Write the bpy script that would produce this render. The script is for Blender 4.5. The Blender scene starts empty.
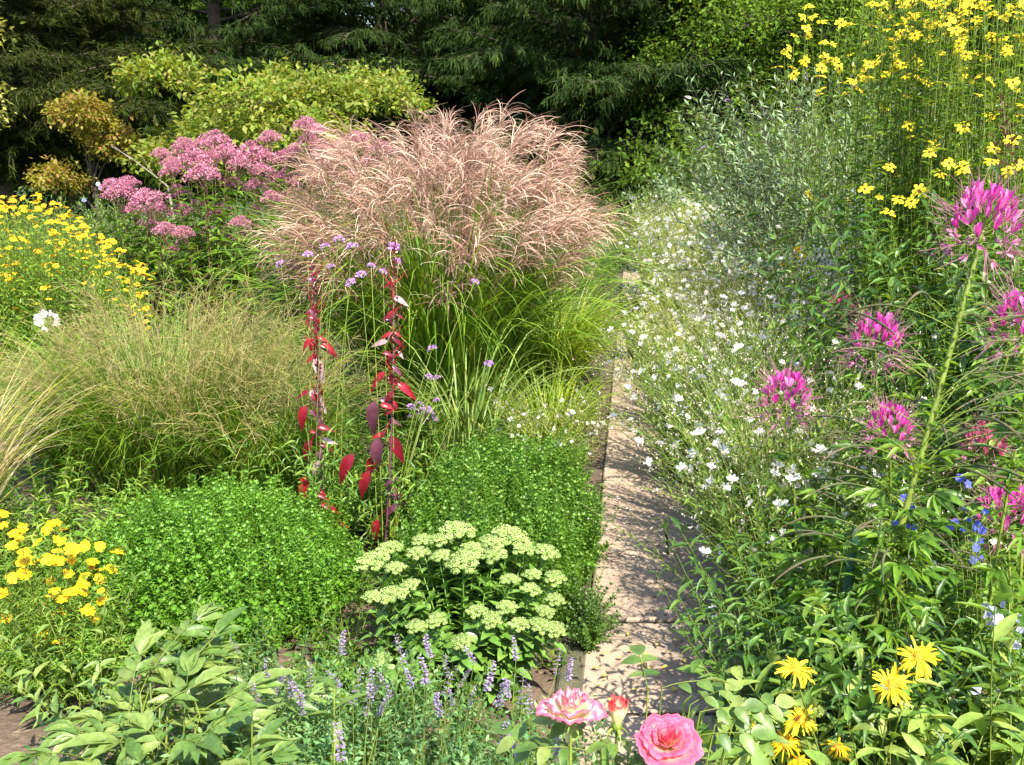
import bpy, math
import numpy as np
from mathutils import Matrix
# ------------------------------------------------------------------ camera, sky, sun, exposure
SC = bpy.context.scene
COL = SC.collection
F, CX, CY, CH, TILT = 995.0, 512.0, 382.5, 1.7, math.radians(14.2)
cam = bpy.data.objects.new('camera', bpy.data.cameras.new('camera'))
COL.objects.link(cam)
cam.location = (0, 0, CH)
cam.rotation_euler = (math.pi / 2 - TILT, 0, 0)
cam.data.lens = 36 * F / 1024
cam.data.sensor_width = 36
cam.data.clip_end = 400
cam.data.clip_start = 0.05
SC.camera = cam
SUN_AZ, SUN_EL = math.radians(154), math.radians(51)
w = bpy.data.worlds.new('World'); SC.world = w; w.use_nodes = True
nt = w.node_tree
sky = nt.nodes.new('ShaderNodeTexSky'); sky.sky_type = 'NISHITA'; sky.sun_disc = False
sky.sun_elevation = SUN_EL; sky.sun_rotation = SUN_AZ
nt.links.new(sky.outputs[0], nt.nodes['Background'].inputs[0])
nt.nodes['Background'].inputs[1].default_value = 0.15
sl = bpy.data.lights.new('sun', 'SUN'); sl.energy = 5.0; sl.angle = math.radians(0.5); sl.color = (1, .93, .78)
so = bpy.data.objects.new('sun', sl); COL.objects.link(so)
sdir = np.array([math.sin(SUN_AZ) * math.cos(SUN_EL), math.cos(SUN_AZ) * math.cos(SUN_EL), math.sin(SUN_EL)])
so.rotation_euler = (math.pi / 2 - SUN_EL, 0, -SUN_AZ + math.pi)
so.location = (10, 5, 20)
SC.view_settings.view_transform = 'Standard'
SC.view_settings.look = 'None'
SC.view_settings.gamma = 1
SC.view_settings.exposure = 1.52
SC.cycles.max_bounces = 6
SC.cycles.diffuse_bounces = 3
SC.cycles.transmission_bounces = 4
SC.cycles.transparent_max_bounces = 4
SC.cycles.caustics_reflective = False
SC.cycles.caustics_refractive = False
rng = np.random.default_rng(11)
U = rng.uniform
R_ = np.array([1, 0, 0.]); U_ = np.array([0, math.sin(TILT), math.cos(TILT)]); F_ = np.array([0, math.cos(TILT), -math.sin(TILT)])
CAM = np.array([0, 0, CH])
def at(px, py, depth):
    """world point that lies `depth` metres out along the view axis at a pixel of the photo"""
    return CAM + depth * ((px - CX) / F * R_ + (CY - py) / F * U_ + F_)
def ground(px, py, z=0.):
    d = (px - CX) / F * R_ + (CY - py) / F * U_ + F_
    return CAM + d * (z - CH) / d[2]
def foot(px, depth):
    """ground point under image column px at a depth"""
    p = at(px, CY, depth); 
    Y = (depth - CH * math.sin(TILT)) / math.cos(TILT)
    return np.array([(px - CX) / F * depth, Y, 0.])
# ------------------------------------------------------------------ mesh tools
def nrm(a):
    return a / np.maximum(np.linalg.norm(a, axis=-1, keepdims=True), 1e-9)
class MB:
    def __init__(s): s.v = []; s.f = []; s.m = []; s.r = []; s.n = 0; s.sm = []
    def add(s, V, Fc, mat=0, rnd=0.5, smooth=True):
        V = np.asarray(V, float).reshape(-1, 3); Fc = np.asarray(Fc, int)
        s.v.append(V); s.f.append(Fc + s.n); s.n += len(V)
        s.m.append(np.full(len(Fc), mat, np.int32)); s.sm.append(np.full(len(Fc), smooth, bool))
        r = np.asarray(rnd, float)
        s.r.append(np.full(len(V), float(r)) if r.ndim == 0 else r.ravel())
    def arrays(s): return s
    def mesh(s, name, mats):
        me = bpy.data.meshes.new(name)
        V = np.concatenate(s.v); me.vertices.add(len(V)); me.vertices.foreach_set('co', V.ravel().astype(np.float32))
        L = np.concatenate([f.ravel() for f in s.f]); tot = np.concatenate([np.full(len(f), f.shape[1]) for f in s.f])
        me.loops.add(len(L)); me.loops.foreach_set('vertex_index', L.astype(np.int32))
        st = np.concatenate([[0], np.cumsum(tot)[:-1]])
        me.polygons.add(len(tot)); me.polygons.foreach_set('loop_start', st.astype(np.int32))
        me.polygons.foreach_set('material_index', np.concatenate(s.m))
        me.polygons.foreach_set('use_smooth', np.concatenate(s.sm))
        a = me.attributes.new('rnd', 'FLOAT', 'POINT'); a.data.foreach_set('value', np.concatenate(s.r).astype(np.float32))
        me.update(calc_edges=True)
        for m in (mats if isinstance(mats, (list, tuple)) else [mats]): me.materials.append(m)
        return me
    def build(s, name, mats, parent=None):
        o = bpy.data.objects.new(name, s.mesh(name, mats)); COL.objects.link(o)
        if parent is not None: o.parent = parent
        return o
    def extend(s, other, R, P, S):
        """stamp another builder's geometry at many frames"""
        nv = 0
        for V, Fc, m, r, sm in zip(other.v, other.f, other.m, other.r, other.sm):
            Fl = Fc - nv; nv += len(V)
            stamp(s, V, Fl, P, R, S, int(m[0]), None, sm[0], r)
def stamp(mb, TV, TF, P, R, S, mat=0, rnd=None, smooth=True, baser=None):
    N = len(P)
    if N == 0: return
    S = np.asarray(S, float)
    if S.ndim == 0: S = np.full((N, 1), float(S))
    if S.ndim == 1: S = S[:, None]
    T = TV[None] * S[:, None, :]
    V = np.einsum('nij,nkj->nki', R, T) + P[:, None]
    k = len(TV)
    Fc = (TF[None] + (np.arange(N) * k)[:, None, None]).reshape(-1, TF.shape[1])
    if baser is not None: r = np.tile(baser, N)
    elif rnd is None: r = np.repeat(rng.random(N), k)
    else: r = np.repeat(np.broadcast_to(rnd, (N,)), k)
    mb.add(V.reshape(-1, 3), Fc, mat, r, smooth)
def frames(d, up):
    d = nrm(d); x = np.cross(d, up); bad = np.linalg.norm(x, axis=-1) < 1e-4
    x[bad] = np.array([1, 0, 0.]); x = nrm(x); z = np.cross(x, d)
    return np.stack([x, d, z], -1)
def randdirs(n, zmin=-1.):
    z = U(zmin, 1, n); a = U(0, 2 * np.pi, n); q = np.sqrt(np.maximum(0, 1 - z * z))
    return np.stack([q * np.cos(a), q * np.sin(a), z], -1)
# leaf templates: +y along the leaf, z the upper side
KITE = (np.array([[0, 0, 0], [-.5, .42, .06], [0, 1, -.06], [.5, .42, .06]]), np.array([[0, 3, 2], [0, 2, 1]]))
def leaf_t(ts, ws, fold=.18, droop=.25, curl=0.):
    V = []; Fc = []
    for t, ww in zip(ts, ws):
        z = -droop * t * t
        for sx in (-.5, 0, .5): V.append([sx * ww, t, z + fold * abs(sx) * ww + (curl * abs(sx) * ww * (t - .5))])
    n = len(ts)
    for i in range(n - 1):
        for j in range(2):
            a = 3 * i + j; Fc.append([a, a + 1, a + 4, a + 3])
    return np.array(V, float), np.array(Fc)
LANCE = leaf_t([0, .12, .35, .65, 1], [.08, .6, 1, .7, .02], .25, .3)
OVAL = leaf_t([0, .1, .3, .55, .8, 1], [.06, .62, 1, .95, .55, .03], .2, .22)
BROAD = leaf_t([0, .08, .25, .5, .78, 1], [.06, .6, 1, .92, .5, .03], .14, .35)
PETAL = leaf_t([0, .4, .8, 1], [.35, .85, .9, .35], .1, .12)
DIA3 = leaf_t([0, .45, 1], [.1, 1, .03], .25, .2)
def arcs(P0, az, L, e0, bend, S=6, p=1.4, wob=0.):
    """N curved stems: start points, azimuths, lengths, start elevations, total bend"""
    N = len(P0); t = np.linspace(0, 1, S)[None]
    e = np.asarray(e0).reshape(-1, 1) - np.asarray(bend).reshape(-1, 1) * ((t[:, :-1] + t[:, 1:]) / 2) ** p
    az = np.asarray(az).reshape(-1, 1) + (rng.normal(0, wob, (N, S - 1)) if wob else 0)
    step = (np.broadcast_to(np.asarray(L), (N,)) / (S - 1))[:, None, None]
    d = np.stack([np.cos(e) * np.cos(az), np.cos(e) * np.sin(az), np.sin(e) * np.ones_like(az)], -1) * step
    return np.concatenate([P0[:, None], P0[:, None] + np.cumsum(d, 1)], 1)
def bez(A, B, C, S=7):
    t = np.linspace(0, 1, S)[None, :, None]
    A, B, C = [np.atleast_2d(q)[:, None] for q in (A, B, C)]
    return (1 - t) ** 2 * A + 2 * t * (1 - t) * B + t * t * C
def stems_to(base, tips, S=7, k=.62, sway=.03):
    base = np.broadcast_to(base, tips.shape); mid = base + (tips - base) * .28
    mid[:, 2] = base[:, 2] + (tips[:, 2] - base[:, 2]) * k
    return bez(base, mid + rng.normal(0, sway, tips.shape), tips, S)
def blades(mb, pts, W, mat=0, rnd=None, prof=None, tw=0.):
    N, S, _ = pts.shape; T = nrm(np.gradient(pts, axis=1))
    h = T.copy(); h[..., 2] = 0; h = nrm(h.mean(1, keepdims=True)) * np.ones_like(T)
    side = np.stack([-h[..., 1], h[..., 0], np.zeros((N, S))], -1)
    if tw:
        a = U(-tw, tw, N)[:, None, None]; side = side * np.cos(a) + np.cross(T, side) * np.sin(a)
    if prof is None: prof = np.sin(np.pi * np.linspace(.12, 1, S) ** .8) * .9 + .05
    wv = np.broadcast_to(np.asarray(W).reshape(-1, 1), (N, 1)) * prof[None] / 2
    V = np.stack([pts - side * wv[..., None], pts + side * wv[..., None]], 2)
    i = np.arange(S - 1) * 2; q = np.stack([i, i + 1, i + 3, i + 2], -1)
    Fc = (q[None] + (np.arange(N) * 2 * S)[:, None, None]).reshape(-1, 4)
    r = np.repeat(rng.random(N) if rnd is None else np.broadcast_to(rnd, (N,)), 2 * S)
    mb.add(V.reshape(-1, 3), Fc, mat, r)
def tubes(mb, pts, r0, r1=None, sides=4, mat=0, rnd=None):
    pts = np.asarray(pts, float)
    if pts.ndim == 2: pts = pts[None]
    N, S, _ = pts.shape; r1 = r0 if r1 is None else r1
    T = nrm(np.gradient(pts, axis=1)); ref = np.array([.31, .87, .12])
    u = nrm(np.cross(T, ref)); v = np.cross(T, u)
    t = np.linspace(0, 1, S)[None]
    rad = np.asarray(r0).reshape(-1, 1) * (1 - t) + np.asarray(r1).reshape(-1, 1) * t
    rad = np.broadcast_to(rad, (N, S))
    a = np.arange(sides) * 2 * np.pi / sides
    ring = u[:, :, None] * np.cos(a)[None, None, :, None] + v[:, :, None] * np.sin(a)[None, None, :, None]
    V = pts[:, :, None] + ring * rad[:, :, None, None]
    q = []
    for i in range(S - 1):
        for j in range(sides):
            j2 = (j + 1) % sides; q.append([i * sides + j, i * sides + j2, (i + 1) * sides + j2, (i + 1) * sides + j])
    q = np.array(q); Fc = (q[None] + (np.arange(N) * S * sides)[:, None, None]).reshape(-1, 4)
    r = np.repeat(rng.random(N) if rnd is None else np.broadcast_to(rnd, (N,)), S * sides)
    mb.add(V.reshape(-1, 3), Fc, mat, r)
def along(pts, t):
    N, S, _ = pts.shape; x = np.clip(t, 0, .9999) * (S - 1); i = x.astype(int); f = (x - i)[..., None]
    n = np.arange(N)[:, None]; a = pts[n, i]; b = pts[n, i + 1]
    return a * (1 - f) + b * f, nrm(b - a)
def leafy(mb, pts, K, t0, t1, L, asp, ang=60, tpl=KITE, mat=0, shrink=.3, jit=.25, grow=0., rnd=None, pairs=False):
    """leaves up a set of stems; ang = angle from the stem, shrink = how much smaller at the top"""
    N = len(pts); k = np.arange(K)[None] * np.ones((N, 1))
    if pairs:
        t = t0 + (t1 - t0) * (np.floor(k / 2) * 2) / max(1, K - 1); phi = k * np.pi + np.floor(k / 2) * np.pi / 2
    else:
        t = t0 + (t1 - t0) * (k + U(-.4, .4, k.shape)) / max(1, K - 1); phi = k * 2.4
    t = np.clip(t, 0, 1); phi = phi + U(0, 6.28, (N, 1)) + rng.normal(0, jit, k.shape)
    P, T = along(pts, t)
    ref = np.array([.9, .1, .2]); u = nrm(np.cross(T, ref)); v = np.cross(T, u)
    rad = u * np.cos(phi)[..., None] + v * np.sin(phi)[..., None]
    A = np.radians(ang) + rng.normal(0, jit * .8, k.shape)
    d = T * np.cos(A)[..., None] + rad * np.sin(A)[..., None]
    up = T * 1. + np.array([0, 0, .6]) + rng.normal(0, jit * .6, T.shape)
    rel = (t - t0) / max(1e-6, t1 - t0)
    s = L * (1 - shrink * rel) * (1 + grow * np.sin(rel * np.pi)) * U(.7, 1.2, k.shape)
    d, up, P, s = [q.reshape(-1, q.shape[-1]) if q.ndim == 3 else q.ravel() for q in (d, up, P, s)]
    S3 = np.stack([s * asp, s, s * U(.4, 1.3, len(s))], -1)
    stamp(mb, tpl[0], tpl[1], P, frames(d, up), S3, mat, rnd)
    return P
def disc_pts(n, r, inner=0.):
    a = U(0, 2 * np.pi, n); q = r * np.sqrt(U(inner, 1, n))
    return np.stack([q * np.cos(a), q * np.sin(a), np.zeros(n)], -1)
def lumpy(mb, c, r, mat=0, seg=10, rings=6, amp=.1, rnd=.5, bottom=0.):
    """a rounded solid with an uneven skin"""
    c = np.asarray(c, float); r = np.asarray(r, float) * np.ones(3)
    th = np.linspace(0.02, math.pi * (1 - bottom) - .02, rings); ph = np.arange(seg) * 2 * np.pi / seg
    V = []
    for a in th:
        for b in ph: V.append([math.sin(a) * math.cos(b), math.sin(a) * math.sin(b), math.cos(a)])
    V = np.array(V); V = V * (1 + rng.normal(0, amp, (len(V), 1))) * r + c
    q = [[i * seg + j, (i + 1) * seg + j, (i + 1) * seg + (j + 1) % seg, i * seg + (j + 1) % seg] for i in range(rings - 1) for j in range(seg)]
    mb.add(V, q, mat, rnd)
# ------------------------------------------------------------------ things
def thing(name, label, cat, loc=(0, 0, 0), rz=0., group=None):
    o = bpy.data.objects.new(name, None); COL.objects.link(o)
    o.empty_display_size = .1; o.location = loc; o.rotation_euler = (0, 0, rz); o['label'] = label; o['category'] = cat
    if group: o['group'] = group
    return o
def tag(o, label, cat, group=None):
    o['label'] = label; o['category'] = cat
    if group: o['group'] = group
    return o
def dup(root, loc, rz, sc=1., label=None, group=None):
    r = root.copy(); COL.objects.link(r); r.location = loc; r.rotation_euler = (0, 0, rz); r.scale = (sc, sc, sc)
    if label: r['label'] = label
    if group: r['group'] = group
    for ch in KIDS.get(root.name, list(root.children)):
        c = ch.copy(); COL.objects.link(c); c.parent = r
        for g in list(ch.children):
            d = g.copy(); COL.objects.link(d); d.parent = c
    return r
KIDS = {}
def pieces(root, name, metas, P, R, S, cap=100, mats=None, protos=None, key=None):
    """countable parts: each a mesh child that shares one of a few meshes; past the cap, one merged child"""
    n = len(P); order = np.arange(n) if key is None else np.argsort(key)
    S = np.broadcast_to(np.asarray(S, float), (n,))
    for c, i in enumerate(order[:cap]):
        o = bpy.data.objects.new(name, metas[c % len(metas)]); COL.objects.link(o); o.parent = root
        M = np.eye(4); M[:3, :3] = R[i] * S[i]; M[:3, 3] = P[i]; o.matrix_local = Matrix(M.tolist())
    rest = order[cap:]
    if len(rest) and protos:
        mb = MB()
        for q in range(len(protos)):
            ii = rest[q::len(protos)]
            if len(ii): mb.extend(protos[q], R[ii], P[ii], S[ii])
        o = mb.build(name + '_mass', mats, root); o['kind'] = 'stuff'
def up_frames(n, tilt=.3, z=None):
    """frames whose local z points up with a random tilt and spin"""
    d = nrm(np.array([0, 0, 1.]) + rng.normal(0, tilt, (n, 3))) if z is None else nrm(z)
    x = nrm(np.cross(d, randdirs(n))); y = np.cross(d, x)
    return np.stack([x, y, d], -1)
# ------------------------------------------------------------------ materials
def base_mat(name):
    m = bpy.data.materials.new(name); m.use_nodes = True; n = m.node_tree
    return m, n, n.nodes['Principled BSDF'], n.nodes['Material Output']
def leaf_mat(name, cols, trans=.35, rough=.45, spec=.35, tcol=None, clump=.25, cscale=3., warm=True):
    """cols: colours that single leaves take; clump = how much patches of the plant differ"""
    cols = [(c[0] * 1.4, c[1] * 1.1, c[2] * .7) if warm and c[1] > c[0] and c[1] > c[2] else c for c in cols]
    m, n, b, out = base_mat(name)
    at_ = n.nodes.new('ShaderNodeAttribute'); at_.attribute_name = 'rnd'
    cr = n.nodes.new('ShaderNodeValToRGB'); el = cr.color_ramp.elements
    k = len(cols)
    el[0].color = (*cols[0], 1); el[1].color = (*cols[-1], 1)
    for i in range(1, k - 1):
        e = el.new(i / (k - 1)); e.color = (*cols[i], 1)
    n.links.new(at_.outputs['Fac'], cr.inputs[0])
    tc = n.nodes.new('ShaderNodeTexCoord'); no = n.nodes.new('ShaderNodeTexNoise'); no.inputs['Scale'].default_value = cscale; no.inputs['Detail'].default_value = 3
    n.links.new(tc.outputs['Object'], no.inputs['Vector'])
    oi = n.nodes.new('ShaderNodeObjectInfo')
    ad = n.nodes.new('ShaderNodeMath'); ad.operation = 'MULTIPLY_ADD'; ad.inputs[1].default_value = .25
    n.links.new(oi.outputs['Random'], ad.inputs[0]); n.links.new(no.outputs[0], ad.inputs[2])
    mp = n.nodes.new('ShaderNodeMapRange'); mp.inputs[1].default_value = .35; mp.inputs[2].default_value = .9
    mp.inputs[3].default_value = 1 - clump; mp.inputs[4].default_value = 1 + clump
    n.links.new(ad.outputs[0], mp.inputs[0])
    n4 = n.nodes.new('ShaderNodeTexNoise'); n4.inputs['Scale'].default_value = 55; n4.inputs['Detail'].default_value = 5; n.links.new(tc.outputs['Object'], n4.inputs['Vector'])
    m4 = n.nodes.new('ShaderNodeMapRange'); m4.inputs[1].default_value = .35; m4.inputs[2].default_value = .65; m4.inputs[3].default_value = .78; m4.inputs[4].default_value = 1.18; n.links.new(n4.outputs[0], m4.inputs[0])
    mm = n.nodes.new('ShaderNodeMath'); mm.operation = 'MULTIPLY'; n.links.new(mp.outputs[0], mm.inputs[0]); n.links.new(m4.outputs[0], mm.inputs[1])
    mx = n.nodes.new('ShaderNodeVectorMath'); mx.operation = 'SCALE'
    n.links.new(cr.outputs[0], mx.inputs[0]); n.links.new(mm.outputs[0], mx.inputs['Scale'])
    bp = n.nodes.new('ShaderNodeBump'); bp.inputs['Strength'].default_value = .35; bp.inputs['Distance'].default_value = .004; n.links.new(n4.outputs[0], bp.inputs['Height']); n.links.new(bp.outputs[0], b.inputs['Normal'])
    n.links.new(mx.outputs[0], b.inputs['Base Color'])
    b.inputs['Roughness'].default_value = rough; b.inputs['Specular IOR Level'].default_value = spec
    if trans > 0:
        tr = n.nodes.new('ShaderNodeBsdfTranslucent'); ms = n.nodes.new('ShaderNodeMixShader'); ms.inputs[0].default_value = trans
        tm = n.nodes.new('ShaderNodeVectorMath'); tm.operation = 'MULTIPLY'; tm.inputs[1].default_value = tcol or (1.5, 1.35, .6)
        n.links.new(mx.outputs[0], tm.inputs[0]); n.links.new(tm.outputs[0], tr.inputs[0])
        n.links.new(b.outputs[0], ms.inputs[1]); n.links.new(tr.outputs[0], ms.inputs[2]); n.links.new(ms.outputs[0], out.inputs[0])
    return m
def petal_mat(name, cols, trans=.3, rough=.55):
    return leaf_mat(name, cols, trans, rough, .2, (1.15, 1.0, 1.05), .08, 8.)
def solid_mat(name, c1, c2, scale=6., rough=.8, bump=.3, detail=8, spots=None, metal=0.):
    m, n, b, out = base_mat(name)
    tc = n.nodes.new('ShaderNodeTexCoord'); no = n.nodes.new('ShaderNodeTexNoise'); no.inputs['Scale'].default_value = scale; no.inputs['Detail'].default_value = detail
    n.links.new(tc.outputs['Object'], no.inputs['Vector'])
    cr = n.nodes.new('ShaderNodeValToRGB'); cr.color_ramp.elements[0].position = .3; cr.color_ramp.elements[1].position = .7
    cr.color_ramp.elements[0].color = (*c1, 1); cr.color_ramp.elements[1].color = (*c2, 1)
    n.links.new(no.outputs[0], cr.inputs[0]); last = cr.outputs[0]
    if spots:
        n2 = n.nodes.new('ShaderNodeTexNoise'); n2.inputs['Scale'].default_value = spots[1]; n2.inputs['Detail'].default_value = 10
        n.links.new(tc.outputs['Object'], n2.inputs['Vector'])
        r2 = n.nodes.new('ShaderNodeMapRange'); r2.inputs[1].default_value = spots[2]; r2.inputs[2].default_value = spots[3]
        n.links.new(n2.outputs[0], r2.inputs[0])
        mx = n.nodes.new('ShaderNodeMix'); mx.data_type = 'RGBA'; mx.inputs['B'].default_value = (*spots[0], 1)
        n.links.new(r2.outputs[0], mx.inputs['Factor']); n.links.new(last, mx.inputs['A']); last = mx.outputs['Result']
    n.links.new(last, b.inputs['Base Color']); b.inputs['Roughness'].default_value = rough; b.inputs['Metallic'].default_value = metal
    bp = n.nodes.new('ShaderNodeBump'); bp.inputs['Strength'].default_value = bump; bp.inputs['Distance'].default_value = .02
    n3 = n.nodes.new('ShaderNodeTexNoise'); n3.inputs['Scale'].default_value = scale * 9; n3.inputs['Detail'].default_value = 6
    n.links.new(tc.outputs['Object'], n3.inputs['Vector'])
    n.links.new(n3.outputs[0], bp.inputs['Height']); n.links.new(bp.outputs[0], b.inputs['Normal'])
    return m
M = {}
M['soil'] = solid_mat('soil', (.045, .03, .02), (.13, .09, .06), 5, .95, .9, spots=((.2, .15, .1), 30, .58, .7))
M['lawn'] = solid_mat('turf', (.03, .07, .015), (.07, .13, .03), 8, .95, .9)
M['slab'] = solid_mat('buff_paving', (.25, .185, .135), (.37, .28, .21), 2.2, .9, .12, spots=((.2, .155, .115), 3, .56, .8))
M['joint'] = solid_mat('dark_joint', (.02, .018, .012), (.06, .055, .03), 20, .95, .5)
M['kerb'] = solid_mat('mossy_edging', (.04, .05, .022), (.11, .1, .06), 12, .95, .6)
M['bark'] = solid_mat('bark', (.035, .025, .018), (.11, .085, .06), 14, .95, .8)
M['wood'] = solid_mat('pale_twig', (.12, .1, .075), (.25, .21, .16), 30, .9, .4)
M['stake'] = solid_mat('green_stake', (.012, .05, .028), (.02, .075, .04), 20, .5, .2)
M['pot'] = solid_mat('black_pot', (.012, .012, .012), (.03, .03, .03), 10, .5, .1)
M['clay'] = solid_mat('brown_pot', (.16, .08, .05), (.24, .13, .09), 10, .9, .3)
G3 = lambda a, b, c: [a, b, c]
M['conifer'] = leaf_mat('conifer_needles', [(.008, .021, .009), (.015, .038, .014), (.032, .064, .02)], .15, .8, .05, clump=.35, cscale=.6)
M['yew'] = leaf_mat('yew_needles', [(.01, .023, .009), (.02, .036, .011), (.04, .058, .016)], .12, .8, .05, clump=.4, cscale=.9)
M['wood_leaf'] = leaf_mat('woodland_leaves', [(.03, .075, .014), (.055, .13, .024), (.11, .22, .04)], .4, .7, .1, clump=.35, cscale=.7)
M['maple'] = leaf_mat('turning_maple_leaves', [(.12, .17, .03), (.16, .2, .04), (.22, .18, .04), (.3, .15, .05)], .45, .5, .25, clump=.3, cscale=1.2)
M['maple_gr'] = leaf_mat('yellow_green_maple_leaves', [(.08, .17, .03), (.12, .22, .04), (.17, .25, .06), (.24, .22, .06)], .45, .5, .25, clump=.3, cscale=1.)
M['pale'] = leaf_mat('pale_leaves', [(.16, .24, .08), (.28, .33, .14)], .4)
M['pye_leaf'] = leaf_mat('pye_leaves', [(.045, .13, .02), (.08, .2, .03), (.13, .27, .05)], .35, .4, .4)
M['pye'] = petal_mat('mauve_pink_floret', [(.3, .07, .15), (.46, .16, .25), (.62, .32, .39)], .2, .8)
M['pye_stem'] = leaf_mat('purplish_stem', [(.1, .08, .03), (.14, .06, .05)], 0)
M['stem'] = leaf_mat('green_stem', [(.06, .12, .02), (.12, .19, .04)], 0, .5)
M['misc'] = leaf_mat('grass_blade', [(.05, .15, .018), (.1, .25, .03), (.18, .34, .05)], .35, .4, .4)
M['misc_y'] = leaf_mat('lime_grass_blade', [(.09, .2, .02), (.15, .29, .035), (.23, .34, .06)], .4, .4, .4)
M['misc_w'] = leaf_mat('striped_grass_blade', [(.06, .16, .04), (.2, .33, .14)], .35, .4, .4)
M['plume'] = leaf_mat('pink_buff_plume', [(.26, .12, .09), (.38, .21, .16), (.5, .33, .25), (.7, .56, .43)], .3, .5, .35, (1.1, 1, .9), .12)
M['pani'] = leaf_mat('fine_grass_blade', [(.05, .14, .02), (.09, .22, .03), (.16, .28, .05)], .35, .45, .35)
M['panh'] = leaf_mat('tan_seed_haze', [(.17, .18, .06), (.27, .26, .1), (.31, .23, .11)], .3, .6, .2, (1.1, 1, .9))
M['straw'] = leaf_mat('straw_blade', [(.2, .26, .05), (.36, .38, .1), (.55, .48, .22), (.62, .48, .32)], .4, .5, .3, (1.1, 1, .8))
M['mound'] = leaf_mat('mound_leaf', [(.042, .15, .018), (.072, .22, .025), (.12, .3, .045)], .35, .4, .4, clump=.18, cscale=6)
M['mound2'] = leaf_mat('hedge_leaf', [(.035, .13, .016), (.065, .19, .024), (.12, .27, .04)], .35, .4, .4, clump=.2, cscale=6)
M['herb'] = leaf_mat('herb_leaf', [(.035, .11, .02), (.07, .19, .03), (.14, .27, .06)], .38, .42, .4)
M['herb_d'] = leaf_mat('deep_green_leaf', [(.02, .07, .015), (.045, .13, .025), (.08, .18, .04)], .3, .4, .45)
M['cover'] = leaf_mat('ground_cover_leaf', [(.03, .09, .015), (.06, .16, .025), (.11, .21, .04)], .35, .45, .35)
M['sed_leaf'] = leaf_mat('fleshy_leaf', [(.06, .17, .04), (.11, .25, .07)], .15, .35, .4)
M['sed'] = leaf_mat('creamy_green_bud', [(.14, .25, .05), (.24, .35, .09), (.42, .46, .2)], .15, .7, .2, (1, 1, .8), .15, warm=False)
M['orach'] = leaf_mat('crimson_leaf', [(.08, .012, .02), (.24, .01, .025), (.38, .025, .03)], .4, .3, .5, (1.6, .8, .7), .1)
M['orach_p'] = leaf_mat('glare_pale_leaf_back', [(.3, .17, .19), (.48, .36, .36)], .2, .4, .5, (1, .6, .6), .1)  # glare on the leaf undersides, put into a pale colour
M['orach_d'] = leaf_mat('maroon_leaf', [(.09, .03, .05), (.14, .04, .07)], .25, .3, .6, (1.5, .6, .6), .1)
M['dusky'] = leaf_mat('dusky_purple_leaf', [(.1, .07, .05), (.16, .08, .07)], .25)
M['lilac'] = petal_mat('lilac_floret', [(.4, .18, .48), (.58, .34, .66)])
M['catp'] = petal_mat('catmint_floret', [(.22, .16, .33), (.34, .25, .44), (.42, .32, .44)])
M['cat_leaf'] = leaf_mat('grey_green_leaf', [(.07, .18, .055), (.13, .27, .09), (.24, .38, .16)], .35, .5, .35, warm=False)
M['yel'] = petal_mat('golden_petal', [(.7, .37, .008), (.8, .48, .01), (.85, .6, .015)], .35)
M['yel2'] = petal_mat('clear_yellow_petal', [(.82, .62, .02), (.86, .72, .04)], .35)
M['disc'] = leaf_mat('flower_disc', [(.16, .07, .015), (.35, .16, .02)], 0, .8)
M['dark_disc'] = leaf_mat('dark_disc', [(.04, .02, .008), (.08, .035, .01)], 0, .8)
M['odisc'] = leaf_mat('orange_disc', [(.55, .2, .01), (.65, .32, .02)], 0, .85)
M['helleaf'] = leaf_mat('fresh_leaf', [(.05, .16, .025), (.1, .25, .04), (.18, .31, .07)], .4, .45, .35)
M['white'] = petal_mat('white_petal', [(.78, .77, .73), (.88, .88, .84)], .45)
M['whitep'] = petal_mat('blush_bud', [(.7, .5, .5), (.85, .78, .75)], .2)
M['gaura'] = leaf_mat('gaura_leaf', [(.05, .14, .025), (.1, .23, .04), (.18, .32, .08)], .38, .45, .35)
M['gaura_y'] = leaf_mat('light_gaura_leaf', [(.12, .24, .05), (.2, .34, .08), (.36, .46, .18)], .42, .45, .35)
M['gstem'] = leaf_mat('wiry_stem', [(.1, .17, .04), (.2, .2, .08)], 0, .5)
M['grey'] = leaf_mat('grey_leaf', [(.09, .15, .06), (.15, .23, .1), (.27, .34, .19)], .25, .5, .35, warm=False)
M['cleo_leaf'] = leaf_mat('palmate_leaf', [(.05, .15, .025), (.09, .23, .035), (.16, .32, .05)], .45, .38, .45)
M['cleo'] = petal_mat('magenta_petal', [(.52, .03, .32), (.7, .08, .44), (.78, .3, .55)], .4)
M['cleo_s'] = petal_mat('spent_pink_petal', [(.4, .12, .25), (.6, .3, .4)], .3)
M['cleo_k'] = petal_mat('coral_pink_petal', [(.7, .12, .3), (.75, .25, .35)], .4)
M['pod'] = leaf_mat('seed_pod', [(.03, .05, .015), (.055, .07, .025), (.1, .075, .045)], 0, .6, .2, warm=False)
M['inula'] = leaf_mat('pale_broad_leaf', [(.08, .2, .055), (.14, .28, .08), (.23, .36, .14)], .35, .5, .35, clump=.15)
M['peony'] = leaf_mat('peony_leaf', [(.05, .13, .04), (.09, .19, .06), (.15, .25, .1)], .3, .42, .45, clump=.15)
M['brownl'] = leaf_mat('scorched_leaf', [(.3, .14, .07), (.42, .25, .14)], .3)
M['blue'] = petal_mat('blue_petal', [(.07, .09, .55), (.15, .16, .75)])
M['pblue'] = petal_mat('pale_blue_petal', [(.36, .36, .66), (.6, .6, .8)])
M['fallen'] = leaf_mat('fallen_yellow_leaf', [(.45, .33, .05), (.6, .5, .12)], .1, .7)
M['litter'] = leaf_mat('dry_leaf', [(.08, .05, .025), (.25, .17, .09), (.34, .26, .14)], .05, .8)
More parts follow.
